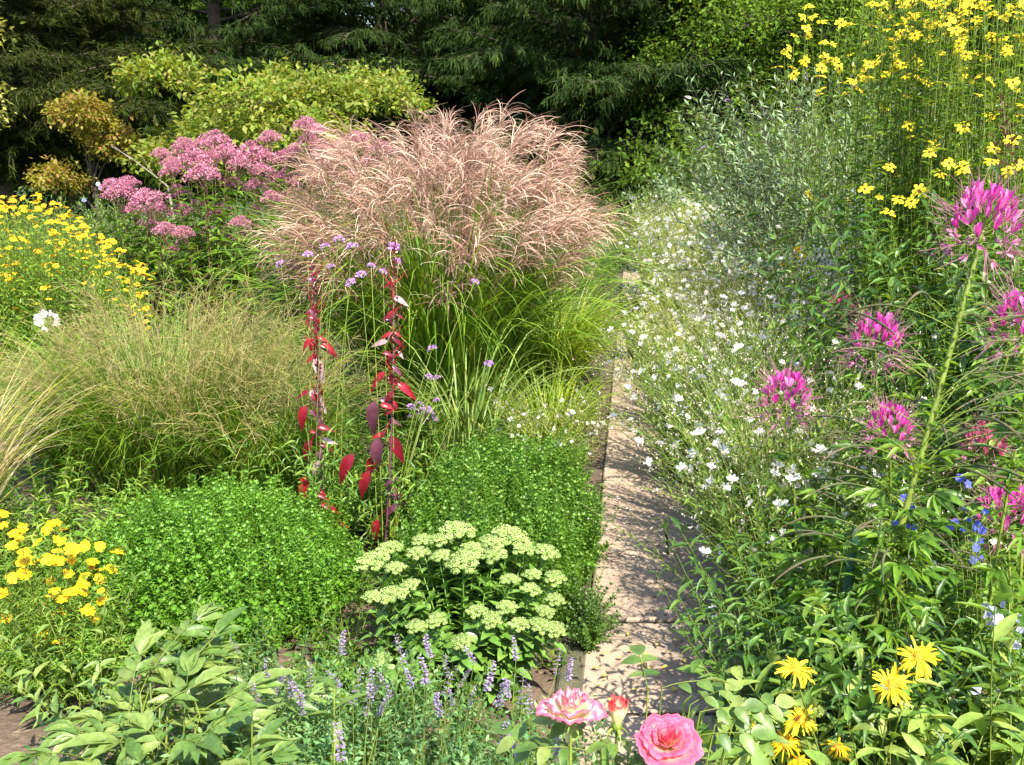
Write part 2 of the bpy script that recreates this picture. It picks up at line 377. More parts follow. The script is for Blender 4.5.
M['spurge'] = leaf_mat('blue_green_leaf', [(.04, .14, .09), (.08, .22, .14)], .2, .5)
def rose_mat(ramp):
    m, n, b, out = base_mat('two_tone_rose_petal')
    a = n.nodes.new('ShaderNodeAttribute'); a.attribute_name = 'rnd'
    cr = n.nodes.new('ShaderNodeValToRGB'); el = cr.color_ramp.elements
    el[0].color = (*ramp[0][1], 1); el[1].color = (*ramp[-1][1], 1)
    for p, c in ramp[1:-1]:
        e = el.new(p); e.color = (*c, 1)
    no = n.nodes.new('ShaderNodeTexNoise'); no.inputs['Scale'].default_value = 60; tc = n.nodes.new('ShaderNodeTexCoord'); n.links.new(tc.outputs['Object'], no.inputs['Vector'])
    ad = n.nodes.new('ShaderNodeMath'); ad.operation = 'MULTIPLY_ADD'; ad.inputs[1].default_value = .5
    sb = n.nodes.new('ShaderNodeMath'); sb.operation = 'SUBTRACT'; sb.inputs[1].default_value = .25
    n.links.new(no.outputs[0], ad.inputs[0]); n.links.new(a.outputs['Fac'], ad.inputs[2]); n.links.new(ad.outputs[0], sb.inputs[0]); n.links.new(sb.outputs[0], cr.inputs[0])
    n.links.new(cr.outputs[0], b.inputs['Base Color']); b.inputs['Roughness'].default_value = .5; b.inputs['Specular IOR Level'].default_value = .25
    tr = n.nodes.new('ShaderNodeBsdfTranslucent'); ms = n.nodes.new('ShaderNodeMixShader'); ms.inputs[0].default_value = .4
    n.links.new(cr.outputs[0], tr.inputs[0]); n.links.new(b.outputs[0], ms.inputs[1]); n.links.new(tr.outputs[0], ms.inputs[2]); n.links.new(ms.outputs[0], out.inputs[0])
    return m
M['rose'] = rose_mat([(0, (.82, .6, .2)), (.3, (.86, .78, .48)), (.62, (.86, .72, .58)), (.8, (.82, .22, .32)), (1, (.8, .07, .2))])
M['rose_p'] = rose_mat([(0, (.82, .5, .12)), (.25, (.84, .55, .35)), (.5, (.82, .26, .26)), (.75, (.8, .08, .18)), (1, (.82, .18, .28))])
M['rose_b'] = rose_mat([(0, (.82, .66, .2)), (.45, (.85, .75, .45)), (.62, (.84, .5, .3)), (.78, (.8, .12, .09)), (1, (.78, .05, .1))])
# ------------------------------------------------------------------ setting: ground, path
def struct(o, kind='structure'):
    o['kind'] = kind; return o
def path_x(y):   # left edge of the path at distance y
    return -.12 + .122 * y
def in_path(p, pad=0.):
    x = path_x(p[:, 1]); return (p[:, 0] > x - pad) & (p[:, 0] < x + .6 + pad) & (p[:, 1] < 13)
def h_ground(x, y):
    return .02 * np.sin(x * 2.1 + 1) * np.cos(y * 1.7) + .012 * np.sin(x * 7 + y * 5) - .02
xs = np.concatenate([np.linspace(-150, -9, 12), np.linspace(-8, 8, 130), np.linspace(9, 150, 12)])
ys = np.concatenate([np.linspace(-40, -1, 8), np.linspace(0, 16, 130), np.linspace(17, 240, 20)])
X, Y = np.meshgrid(xs, ys); Z = h_ground(X, Y)
px_ = path_x(Y); dpath = np.maximum(np.maximum(px_ - X, X - px_ - .62), 0)
Z = np.where((Y < 14) & (dpath < .1), -.015, Z)
V = np.stack([X, Y, Z], -1).reshape(-1, 3); nx = len(xs)
i = (np.arange(len(ys) - 1)[:, None] * nx + np.arange(nx - 1)[None]).ravel()
mb = MB(); Fq = np.stack([i, i + 1, i + nx + 1, i + nx], -1)
cy = V[Fq].mean(1)[:, 1]; near = (cy < 12.5) & (np.abs(V[Fq].mean(1)[:, 0]) < 12)
mb.add(V, Fq, 0); mb.m = [np.where(near, 0, 1).astype(np.int32)]
struct(mb.build('ground', [M['soil'], M['lawn']]))
def box(mb, x0, x1, y0, y1, z0, z1, b=.006, mat=0, shear=True, rnd=.5):
    V = []
    for (z, q) in ((z0, 0), (z1 - b, 0), (z1, b)):
        for (x, y) in ((x0 + q, y0 + q), (x1 - q, y0 + q), (x1 - q, y1 - q), (x0 + q, y1 - q)):
            V.append([x + (path_x(y) if shear else 0), y, z])
    q = [[0, 1, 5, 4], [1, 2, 6, 5], [2, 3, 7, 6], [3, 0, 4, 7], [4, 5, 9, 8], [5, 6, 10, 9], [6, 7, 11, 10], [7, 4, 8, 11], [8, 9, 10, 11], [0, 3, 2, 1]]
    mb.add(V, q, mat, rnd, False)
mb = MB(); y = .9; k = 0
rows = [.59, .59, .585, .575, .58, .31, .585, .3, .58, .58]
while y < 13:
    h = rows[k % len(rows)]; dz = U(-.003, .003)
    if h < .4: box(mb, 0, .295, y, y + h - .01, -.05, .008 + dz); box(mb, .305, .6, y, y + h - .01, -.05, .006 + dz)
    else: box(mb, U(-.005, .005), .6, y, y + h - .022, -.05, .008 + dz)
    y += h; k += 1
box(mb, -.003, .597, .85, 13.2, -.06, -.002, .004, 1)
struct(mb.build('path', [M['slab'], M['joint']]))
mb = MB(); y = 1.2
while y < 3.2:
    box(mb, -.085, -.002, y, y + .69, -.05, .004 + U(-.004, .004), .01); y += .7
struct(mb.build('path_edging', M['kerb']))
# litter on the path and beside it
mb = MB(); n = 900
P = np.stack([U(0, 1, n), U(2.3, 3.5, n), np.full(n, .014)], -1); P[:, 0] = path_x(P[:, 1]) + .68 * P[:, 0] ** .35
n2 = 260; P2 = np.stack([U(0, .6, n2), U(2.2, 5.2, n2), np.full(n2, .014)], -1); P2[:, 0] += path_x(P2[:, 1]); P = np.concatenate([P, P2])
stamp(mb, *DIA3, P, frames(np.concatenate([rng.normal(0, 1, (len(P), 2)), np.zeros((len(P), 1))], 1), np.array([0, 0, 1.]) + rng.normal(0, .3, (len(P), 3))), np.stack([U(.004, .01, len(P)), U(.01, .022, len(P)), U(.005, .02, len(P))], -1), 0)
struct(mb.build('leaf_litter', M['litter']), 'stuff')
lm = MB(); lm.add(OVAL[0] * np.array([.016, .026, .02]) + np.array([0, -.013, .004]), OVAL[1], 0, .6)
lme = lm.mesh('fallen_leaf', M['fallen'])
for (px, py) in ((590, 640), (606, 676), (640, 664), (652, 668), (646, 655), (631, 651), (664, 668), (612, 700), (598, 686), (659, 676), (684, 661), (668, 652), (690, 672), (636, 690), (618, 658), (672, 690), (645, 700), (603, 654), (656, 644), (627, 634), (676, 640), (594, 668)):
    p = ground(px + U(-2, 2), py, .016); o = bpy.data.objects.new('fallen_leaf', lme); COL.objects.link(o); o.location = p
    o.rotation_euler = (U(-.2, .2), U(-.2, .2), U(0, 6.28)); o.scale = [U(.6, 1.15)] * 3
    tag(o, 'small yellow fallen leaf lying on the shaded paving slabs behind the roses', 'leaf', 'yellow leaves fallen on the path')
# ------------------------------------------------------------------ ground cover (nobody could count it)
mb = MB(); n = 19000
P = np.stack([U(-5.5, 6, n), U(1.6, 13.5, n) , np.zeros(n)], -1)
P = P[~in_path(P, .07)]; P = P[~((P[:, 0] < -1.15) & (P[:, 1] < 2.95) & (P[:, 0] > -1.9))]
pts = arcs(P, U(0, 6.28, len(P)), U(.08, .26, len(P)), U(1., 1.6, len(P)), U(0, .7, len(P)), 4)
tubes(mb, pts, .0012, .0006, 3, 0)
leafy(mb, pts, 16, .05, 1, .04, .4, 65, KITE)
o = mb.build('ground_cover', M['cover']); struct(o, 'stuff')
# ------------------------------------------------------------------ trees behind
def bough(kind):
    mb = MB(); L = 2.6
    ax = arcs(np.zeros((1, 3)), [0.], [L], [.25], [.75], 8)
    tubes(mb, ax, .03, .008, 4, 1)
    nt = 26; t = np.linspace(.12, 1, nt)[None]; P, T = along(ax, t); P = P[0]
    side = np.where(np.arange(nt) % 2, 1, -1); az = side * U(.7, 1.2, nt)
    tw = arcs(P, az, .95 * (1.1 - .75 * t[0]) * U(.7, 1.1, nt), U(-.1, .25, nt), U(.5, 1.1, nt), 6)
    tubes(mb, tw, .008, .003, 3, 1)
    K = 15; Q, TT = along(tw, np.linspace(.1, 1, K)[None] * np.ones((nt, 1))); Q = Q.reshape(-1, 3); TT = TT.reshape(-1, 3)
    Q = np.repeat(Q, 6, 0) + rng.normal(0, .02, (len(Q) * 6, 3)); TT = np.repeat(TT, 6, 0); m = len(Q)
    d = TT * .6 + rng.normal(0, .45, (m, 3)) + np.array([0, 0, -.55 if kind else -.2])
    a = np.arctan2(d[:, 1], d[:, 0]); e = np.arctan2(d[:, 2], np.hypot(d[:, 0], d[:, 1]))
    st = arcs(Q, a, U(.06, .17, m), e, U(.1, .6, m), 3)
    blades(mb, st, U(.008, .018, m), 0, None, np.array([.6, 1, .2]), 1.2)
    return mb
def conifer(mats, H, Rr, nb, kind, z0=.5, upang=.1):
    tr = MB(); z = np.linspace(0, H, 10); tubes(tr, np.stack([.05 * np.sin(z), .05 * np.cos(z * 1.3) - .05, z], -1), .24, .03, 9)
    B = [bough(kind) for _ in range(2)]
    cr = MB(); rel = np.sort(U(0, 1, nb) ** 1.25); zz = z0 + rel * (H - z0 - .3)
    rad = Rr * (1 - rel ** 1.3 * .9) * U(.5, 1.25, nb)
    az = np.arange(nb) * 2.4 + U(-.4, .4, nb); el = U(-.3, .4, nb) + upang + rel * .3
    ca, sa = np.cos(az), np.sin(az); x = np.stack([ca * np.cos(el), sa * np.cos(el), np.sin(el)], -1)
    up = np.cross(x, np.stack([-sa, ca, 0 * ca], -1)); yv = np.cross(up, x)
    Rm = np.stack([x, yv, up], -1); P = np.stack([0 * zz, 0 * zz, zz], -1)
    for q in (0, 1): cr.extend(B[q], Rm[q::2], P[q::2], (rad / 2.6)[q::2, None] * np.array([1, 1.1, 1.]))
    return tr.mesh('trunk', M['bark']), cr.mesh('crown', mats)
def plant_tree(name, label, cat, loc, rz, tm, cm, sc=1., group=None):
    t = thing(name, label, cat, loc, rz, group); t.scale = (sc, sc, sc)
    for nm, me in (('trunk', tm), ('crown', cm)):
        o = bpy.data.objects.new(nm, me); COL.objects.link(o); o.parent = t
    return t
def leaf_tree(mat, H, Rr, ncl, per, leaf, asp=.6, z0=1., trunk=.12, layered=False, lobes=9, sq=.7):
    tr = MB(); hub = np.array([0, 0, z0 + .2])
    tubes(tr, bez([[0, 0, 0]], [[.1, .05, z0 * .6]], [[0, 0, H * .6]], 8), trunk, trunk * .4, 9)
    lc = np.array([[math.cos(k * 2.4) * Rr * .62 * U(.5, 1.1), math.sin(k * 2.4) * Rr * .62 * U(.5, 1.1), z0 + (H - z0) * U(.15, .82)] for k in range(lobes)])
    br = bez(np.stack([0 * lc[:, 0], 0 * lc[:, 0], lc[:, 2] * .45 + .1], -1), lc * np.array([.4, .4, .9]), lc, 7)
    tubes(tr, br, trunk * .45, trunk * .1, 5)
    cr = MB(); k = rng.integers(0, lobes, ncl); d = randdirs(ncl, -.6)
    if layered: d[:, 2] *= .35
    C = lc[k] + d * (Rr * .46 * U(.45, 1.12, ncl) ** .7)[:, None] * np.array([1, 1, sq])
    tw = bez(lc[k], (lc[k] + C) / 2 + rng.normal(0, .08, C.shape), C, 4); tubes(tr, tw, trunk * .08, trunk * .03, 3)
    Pn = np.repeat(C, per, 0) + rng.normal(0, 1, (ncl * per, 3)) * Rr * np.array([.09, .09, .05 if layered else .07])
    dr = np.repeat(d, per, 0) * .7 + rng.normal(0, .6, Pn.shape); dr[:, 2] -= .25
    s = U(.6, 1.2, len(Pn)) * leaf
    stamp(cr, *KITE, Pn, frames(dr, np.array([0, 0, 1.]) + rng.normal(0, .45, Pn.shape)), np.stack([s * asp, s, s], -1))
    return tr.mesh('trunk', M['bark']), cr.mesh('crown', mat)
con_t, con_c = conifer([M['conifer'], M['bark']], 13, 4.6, 150, 1, .4)
yew_t, yew_c = conifer([M['yew'], M['bark']], 9.5, 3.1, 170, 0, .3, .35)
wl_t, wl_c = leaf_tree(M['wood_leaf'], 10, 3.4, 640, 80, .12, .6, .9, .16, False, 20, .7)
GW = 'dark trees closing the garden'
def gpos(px, d): return tuple(foot(px, d))
plant_tree('conifer_tree', 'large drooping dark conifer behind the tall buff grass', 'tree', gpos(590, 25), .3, con_t, con_c)
plant_tree('conifer_tree', 'dark conifer with its skirt down to the ground at the end of the path', 'tree', gpos(672, 27), 5.1, con_t, con_c)
plant_tree('conifer_tree', 'dark conifer in deep shade above the yellow-green maple', 'tree', gpos(385, 28), 1.9, con_t, con_c)
plant_tree('conifer_tree', 'dark conifer between the yew and the yellow-green maple', 'tree', gpos(225, 26), 3.5, con_t, con_c, .95)
plant_tree('yew_tree', 'very dark yew at the left edge of the picture', 'tree', gpos(5, 18.5), .5, yew_t, yew_c)
plant_tree('yew_tree', 'dark yew with a lit right flank behind the small maple', 'tree', gpos(82, 21), 2.5, yew_t, yew_c, 1.05)
plant_tree('leafy_tree', 'broadleaf tree with thin trunk behind the right border', 'tree', gpos(748, 24), .9, wl_t, wl_c)
plant_tree('leafy_tree', 'broadleaf tree partly hidden by the tall yellow daisies', 'tree', gpos(860, 27), 2.9, wl_t, wl_c, 1.)
plant_tree('leafy_tree', 'broadleaf tree filling the top right corner behind the yellow daisies', 'tree', gpos(1040, 25), 4.4, wl_t, wl_c, 1.)
for k, px in enumerate(range(-150, 1280, 82)):
    if k % 2: plant_tree('conifer_tree', 'far dark conifer in the woodland behind the garden', 'tree', gpos(px, 34 + (k % 3) * 2.5), k * 1.3, con_t, con_c, 1.05, GW)
    else: plant_tree('leafy_tree', 'far broadleaf tree in the woodland behind the garden', 'tree', gpos(px, 33 + (k % 3) * 2.5), k * 1.7, wl_t, wl_c, 1.15, GW)
mb = MB(); n = 60000   # undergrowth under the trees
P = np.stack([U(-24, 26, n), U(20, 46, n), U(0, 1, n) ** 1.5 * 1.9], -1)
stamp(mb, *KITE, P, frames(randdirs(n), np.array([0, 0, 1.]) + rng.normal(0, .5, (n, 3))), np.stack([U(.05, .12, n), U(.1, .22, n), U(.1, .2, n)], -1))
struct(mb.build('woodland_undergrowth', M['yew']), 'stuff')
# small maples
mt, mc = leaf_tree(M['maple'], 2.35, .72, 240, 24, .08, .6, .7, .04, False, 6, .7)
plant_tree('maple_tree', 'small maple turning orange beside the pink flower heads', 'tree', gpos(98, 15), .4, mt, mc, 1.)
mt, mc = leaf_tree(M['maple_gr'], 2.85, 1.15, 420, 26, .085, .6, .9, .06, False, 7, .45)
plant_tree('maple_tree', 'taller yellow-green maple just left of the plume tips', 'tree', gpos(345, 14.5), 1.4, mt, mc, .97)
mt, mc = leaf_tree(M['maple_gr'], 2.55, 1.05, 330, 26, .085, .6, .8, .06, False, 6, .45)
plant_tree('maple_tree', 'yellow-green maple above the middle pink flower heads', 'tree', gpos(222, 15), 4., mt, mc, 1.18)
mt, mc = leaf_tree(M['maple_gr'], 1.9, 1.0, 260, 24, .08, .6, .6, .05, False, 6, .5)
plant_tree('maple_tree', 'lowest yellow-green maple in the dip between its two neighbours', 'tree', gpos(286, 13.5), 4., mt, mc, 1.25)
mt, mc = leaf_tree(M['pale'], 3.6, 1.3, 300, 24, .09, .6, 1.6, .06, False, 10)
plant_tree('dogwood_tree', 'pale leafed small tree reaching in at top left corner', 'tree', gpos(-92, 13), 0, mt, mc, 1.)
# bare twig
mb = MB(); a, b_ = at(168, 187, 9.2), at(111, 146, 9.2)
c_ = bez([a], [(a + b_) / 2 + np.array([0, 0, .04])], [b_], 9); tubes(mb, c_ , .009, .004, 5)
for (t, q) in ((.5, (126, 160)), (.72, (112, 152)), (.35, (141, 163))):
    p = c_[0][int(t * 8)]; tubes(mb, bez([p], [(p + at(q[0], q[1] , 9.2)) / 2 + .01], [at(q[0] , q[1] - 8, 9.1)], 5), .006, .003, 4)
base = foot(185, 9.2); tubes(mb, bez([base], [base + np.array([0, 0, .8])], [a], 7), .016, .012, 5)
tag(mb.build('bare_branch', M['wood']), 'bare pale dead branch leaning left of the pink flower heads', 'branch')
# ------------------------------------------------------------------ herb builder
def herb(root, n, r, H, K, leaf, asp, ang=60, tpl=KITE, mat='herb', smat='stem', spread=.5, bend=.3, t0=.1, t1=1., shrink=.4, sr=.002, pairs=False, S=6, Hj=.25, jit=.25):
    """a clump of leafy stems from a patch of ground; returns the stems"""
    P = disc_pts(n, r); az = np.arctan2(P[:, 1], P[:, 0]) + rng.normal(0, .5, n); q = np.hypot(P[:, 0], P[:, 1]) / max(r, 1e-6)
    pts = arcs(P, az, H * U(1 - Hj, 1 + Hj * .3, n), 1.5 - spread * q * U(.5, 1.2, n), bend * U(0, 1.3, n), S, wob=.1)
    a = MB(); tubes(a, pts, sr, sr * .5, 3); a.build('stem_bundle', M[smat], root)
    b = MB(); leafy(b, pts, K, t0, t1, leaf, asp, ang, tpl, 0, shrink, jit, pairs=pairs); b.build('foliage', M[mat], root)
    return pts
def stems_and_leaves(root, pts, K, t0, t1, leaf, asp, ang, tpl, mat, smat, sr=.003, shrink=.3, sides=4, pairs=False, jit=.25):
    a = MB(); tubes(a, pts, sr, sr * .5, sides); a.build('stem_bundle', M[smat], root)
    b = MB(); leafy(b, pts, K, t0, t1, leaf, asp, ang, tpl, 0, shrink, jit, pairs=pairs); b.build('foliage', M[mat], root)
# ------------------------------------------------------------------ mauve-pink joe pye weed, back left
def pye_head():
    mb = MB(); nsub = 13
    for k in range(nsub):
        a = k * 2.4; q = .115 * math.sqrt(k / nsub); c = np.array([q * math.cos(a), q * math.sin(a), .07 - q * q * 7.5 + U(-.01, .01)])
        n = 85; d = randdirs(n, -.25); P = c + d * np.array([.043, .043, .032]) * U(.8, 1.1, (n, 1))
        stamp(mb, *KITE, P, frames(d + rng.normal(0, .5, d.shape), randdirs(n)), np.stack([U(.005, .01, n), U(.012, .022, n), np.full(n, .01)], -1), 0)
        tubes(mb, bez([[0, 0, -.12]], [[c[0] * .4, c[1] * .4, -.04]], [c], 4), .003, .0015, 3, 1)
    return mb
HP = [pye_head() for _ in range(3)]; HM = [h.mesh('flower_head', [M['pye'], M['pye_stem']]) for h in HP]
heads = [(165, 232, 24), (210, 236, 26), (255, 215, 26), (246, 240, 24), (150, 226, 22), (172, 250, 22), (205, 146, 24), (228, 158, 26), (172, 166, 22), (322, 150, 26), (266, 160, 26), (318, 132, 20), (345, 148, 24), (362, 140, 24), (386, 152, 20), (160, 212, 24), (200, 205, 22), (255, 188, 24), (312, 178, 24), (128, 186, 24), (162, 156, 20), (183, 147, 24), (215, 143, 34), (195, 165, 40), (187, 155, 28), (252, 158, 44), (270, 140, 26), (240, 166, 26), (306, 128, 28), (308, 142, 24), (297, 153, 28), (313, 160, 26), (333, 152, 18),
         (277, 183, 34), (288, 175, 20), (272, 200, 24), (293, 198, 28), (122, 197, 36), (112, 188, 24), (148, 204, 38), (135, 212, 26), (178, 194, 24), (183, 214, 28), (220, 215, 28), (170, 173, 22), (203, 177, 34), (230, 184, 12),
         (183, 235, 18), (230, 243, 30), (195, 252, 22), (355, 143, 28), (378, 150, 24), (343, 160, 28), (366, 165, 28), (325, 172, 28), (212, 160, 26), (262, 172, 24), (284, 158, 22), (226, 152, 20), (300, 185, 26), (240, 225, 20)]
def pye(label, hs, px, d0):
    loc = foot(px, d0 + .1); t = thing('joe_pye_weed', label, 'flowering plant', tuple(loc), 0, 'joe pye weed clumps')
    tips = np.array([at(h[0], h[1], d0 + U(-.35, .35)) for h in hs]) - loc
    extra = tips[rng.integers(0, len(tips), 16)] * np.array([1.05, 1, .8]) + rng.normal(0, .12, (16, 3))
    allt = np.concatenate([tips, extra]); base = allt * np.array([.45, .45, 0])
    pts = bez(base, base * .8 + allt * np.array([.2, .2, .6]), allt - np.array([0, 0, .06]), 8)
    stems_and_leaves(t, pts, 26, .2, .95, .17, .24, 68, LANCE, 'pye_leaf', 'pye_stem', .006, .4)
    pieces(t, 'flower_head', HM, tips, up_frames(len(tips), .15), np.array([max(h[2], 22) for h in hs]) / 30 * .92)
pye('mauve-pink joe pye weed, left clump beside the bare branch', [h for h in heads if h[0] < 166], 140, 8.0)
pye('mauve-pink joe pye weed, middle clump under the wide maple', [h for h in heads if 166 <= h[0] < 262], 215, 8.2)
pye('mauve-pink joe pye weed, right clump touching the buff grass plumes', [h for h in heads if h[0] >= 262], 305, 8.4)
# ------------------------------------------------------------------ tall buff-plumed grass
def plume():
    mb = MB(); n = 30; P = np.zeros((n, 3)); P[:, 2] = np.linspace(-.02, .1, n) + 0; P[:, 0] = .01 * np.arange(n) / n
    az = rng.normal(0, .8, n); L = U(.14, .27, n)
    pts = arcs(P, az, L, U(.95, 1.5, n), U(.8, 2.3, n), 7, 1.2, .14)
    blades(mb, pts, .0034, 0, None, np.array([.5, .8, 1, 1, .9, .7, .3]), 1.4)
    return mb
def seed_fuzz(): pass
PP = [plume() for _ in range(6)]; PM = [p.mesh('plume', M['plume']) for p in PP]
def big_grass():
    loc = foot(441, 6.0); t = thing('plumed_grass', 'huge fountain of tall grass topped with pinkish buff plumes', 'ornamental grass', tuple(loc))
    n = 1500; P = disc_pts(n, .34); az = np.arctan2(P[:, 1], P[:, 0]) + rng.normal(0, .5, n)
    q = np.hypot(P[:, 0], P[:, 1]) / .34
    mb = MB(); pts = arcs(P, az, U(1.1, 1.95, n), 1.52 - .3 * q * U(.3, 1.3, n), U(.6, 2.3, n), 10, 1.8)
    blades(mb, pts, U(.008, .015, n), 0, tw=.5); mb.build('foliage', M['misc'], t)
    n = 420; P = disc_pts(n, .3); q = np.hypot(P[:, 0], P[:, 1]) / .3
    az = np.arctan2(P[:, 1], P[:, 0]) + rng.normal(0, .35, n)
    st = arcs(P, az, (U(1.3, 1.72, n) - .42 * q ** 3) * (1 - .12 * np.maximum(0, -np.cos(az)) * q), 1.57 - .3 * q, .42 * q + U(0, .2, n), 8, 1.8)
    # the clump is broader to the sides than deep
    st[:, :, 0] *= 1.0
    mb = MB(); tubes(mb, st, .0028, .0016, 3, 0); mb.build('stem_bundle', M['panh'], t)
    tip = st[:, -1]; T = nrm(st[:, -1] - st[:, -2]); azt = np.arctan2(T[:, 1], T[:, 0]) + rng.normal(0, .3, n)
    wind = np.stack([np.cos(azt), np.sin(azt), 0 * azt], -1)
    z = nrm(T + np.array([0, 0, .35])); x = nrm(wind - (wind * z).sum(-1, keepdims=True) * z); y = np.cross(z, x)
    Rm = np.stack([x, y, z], -1)
    wp = tip + loc; key = np.linalg.norm(wp - CAM, axis=1) - wp[:, 2] * .8
    pieces(t, 'plume', PM, tip, Rm, U(.75, 1.2, n), 100, M['plume'], PP, key)
big_grass()
# ------------------------------------------------------------------ other grasses
def tuft(name, label, px, d, n, r, L, mat, W, e=(1.15, 1.55), bend=(.8, 2.2), S=8, cat='ornamental grass', p=1.6):
    loc = foot(px, d); t = thing(name, label, cat, tuple(loc)); P = disc_pts(n, r)
    az = np.arctan2(P[:, 1], P[:, 0]) + rng.normal(0, .6, n)
    mb = MB(); blades(mb, arcs(P, az, U(L * .55, L, n), U(*e, n), U(*bend, n), S, p), U(W * .6, W, n), 0, tw=.5)
    mb.build('foliage', M[mat], t); return t, loc
tuft('striped_grass', 'arching pale striped grass in front of the plumed grass', 470, 5.0, 150, .14, 1.25, 'misc_w', .011, (1.35, 1.55), (1.6, 2.9))
tuft('lime_grass', 'bright lime fountain of grass leaning over the path', 548, 6.7, 900, .2, 1.08, 'misc_y', .011, (1.15, 1.5), (1., 2.4))
tuft('lime_grass', 'low lime grass tuft beside path behind the clipped mound', 548, 5.6, 420, .16, .62, 'misc_y', .009, (1.0, 1.5), (1., 2.2))
def haze_grass(label, px, d, n, r, L, nh, hl):
    t, loc = tuft('panic_grass', label, px, d, n, r, L, 'pani', .009, (1.15, 1.52), (.5, 1.9))
    P = disc_pts(nh, r * 1.1); az = np.arctan2(P[:, 1], P[:, 0]) + rng.normal(0, .45, nh); q = np.hypot(P[:, 0], P[:, 1]) / r
    st = arcs(P, az, U(hl * .75, hl, nh) * (1 - .22 * q * q), 1.53 - .38 * q * U(.4, 1.2, nh), U(.1, .6, nh), 7)
    mb = MB(); tubes(mb, st, .0011, .0006, 3); 
    K = 24; Q, T = along(st, U(.68, 1, (nh, K))); Q = Q.reshape(-1, 3); T = T.reshape(-1, 3); m = len(Q)
    d_ = T + rng.normal(0, .75, (m, 3)); a = np.arctan2(d_[:, 1], d_[:, 0]); e = np.arctan2(d_[:, 2], np.hypot(d_[:, 0], d_[:, 1]))
    br = arcs(Q, a, U(.05, .16, m), e, U(0, .8, m), 4)
    blades(mb, br, .0018, 0, None, np.array([1, .8, .8, 1.3]), 1.5)
    mb.build('seed_head', M['panh'], t)
haze_grass('wide airy panic grass with tan seed haze behind the green mound', 172, 5.0, 2600, .36, 1.05, 230, 1.1)
haze_grass('smaller panic grass tuft at right of the wide one', 268, 4.75, 1100, .2, .82, 110, .95)
haze_grass('panic grass in front of the yellow daisies at left', 92, 5.0, 700, .16, .78, 50, .9)
t, loc = tuft('straw_grass', 'bleached straw coloured grass leaning in at left edge', -62, 3.7, 480, .12, 1.2, 'straw', .007, (1.25, 1.55), (.5, 1.5))
# ------------------------------------------------------------------ daisies
def daisy(np_, L, W, dr, mats, dome=.5, droop=.15, rag=.1, tpl=PETAL):
    mb = MB(); a = np.arange(np_) * 2 * np.pi / np_ + rng.normal(0, rag, np_)
    d = np.stack([np.cos(a), np.sin(a), -droop + rng.normal(0, rag, np_)], -1)
    P = d * dr * .7; P[:, 2] = 0; s = L * U(1 - rag * 2, 1 + rag, np_)
    stamp(mb, *tpl, P, frames(d, np.array([0, 0, 1.]) + rng.normal(0, rag, (np_, 3))), np.stack([np.full(np_, W), s, s], -1), 0)
    lumpy(mb, (0, 0, 0), (dr, dr, dr * dome), 1, 8, 5, .04, .5, .4)
    return mb
def meshes(name, protos, mats): return [p.mesh(name, mats) for p in protos]
DY = [daisy(10, .026, .014, .010, None) for _ in range(3)]; DYm = [M['yel'], M['disc']]; DYM = meshes('flower', DY, DYm)
DT = [daisy(8, .036, .019, .009, None, .6, .1, .14) for _ in range(4)]; DTm = [M['yel2'], M['dark_disc']]; DTM = meshes('flower', DT, DTm)
DC = [daisy(8, .02, .016, .008, None, .5, -.1, .14) for _ in range(3)]; DCm = [M['yel'], M['odisc']]; DCM = meshes('flower', DC, DCm)
def daisy_clump(name, label, px, d, region, n, protos, pm, mats, leaf, asp, mat, K=16, extra=60, flat=.25, tilt=.35, sc=(.8, 1.15), group=None, sr=.002, t0=.12, base_r=.5, zmul=.9, dd=.5, tpl=KITE):
    """stems aimed so that the blooms cover an uneven patch; region = list of (px,py) spots"""
    loc = foot(px, d); t = thing(name, label, 'flowering plant', tuple(loc), 0, group)
    R = np.array(region); tips = np.array([at(R[i][0] + U(-6, 6), R[i][1] + U(-4, 4), d + U(-dd, dd)) for i in rng.permutation(len(R))[:n]]) - loc
    ex = tips[rng.integers(0, len(tips), extra)] * np.array([1, 1, zmul]) + rng.normal(0, .08, (extra, 3)); ex[:, 2] = np.maximum(ex[:, 2] - np.abs(rng.normal(0, .1, extra)), .15)
    al = np.concatenate([tips, ex]); base = al * np.array([base_r, base_r, 0])
    pts = bez(base, base * .85 + al * np.array([.15, .15, .6]) + rng.normal(0, .05, al.shape) * al[:, 2:3], al, 7)
    stems_and_leaves(t, pts, K, t0, .93, leaf, asp, 62, tpl, mat, 'stem', sr, .45, 3)
    toc = nrm(CAM - (tips + loc)) * flat
    pieces(t, 'flower', pm, tips, up_frames(len(tips), 0, nrm(np.array([0, 0, 1.]) + toc + rng.normal(0, tilt, tips.shape))), U(*sc, len(tips)), 100, mats, protos, (np.linalg.norm(tips + loc - CAM, axis=1)))
    return t
def patch(n, f):
    out = []
    while len(out) < n:
        q = f()
        if q is not None: out.append(q)
    return out
def f1():
    x = U(-25, 62); y = U(193, 330); return (x, y) if U(0, 1) < 1.1 - (y - 193) / 160 else None
def f2():
    x = U(55, 150); top = 203 + max(0, (x - 60)) * .75; y = top + abs(rng.normal(0, 34)); return (x, y) if y < 345 else None
GL = 'yellow daisy clumps at the left'
daisy_clump('yellow_sneezeweed', 'yellow daisy flowered clump at the far left edge', 12, 6.6, patch(170, f1), 170, DY, DYM, DYm, .07, .26, 'helleaf', 26, 120, sc=(.5, .82), group=GL)
daisy_clump('yellow_sneezeweed', 'yellow daisy flowered clump sloping down beside the pink heads', 88, 6.5, patch(170, f2), 170, DY, DYM, DYm, .07, .26, 'helleaf', 26, 120, sc=(.5, .82), group=GL)
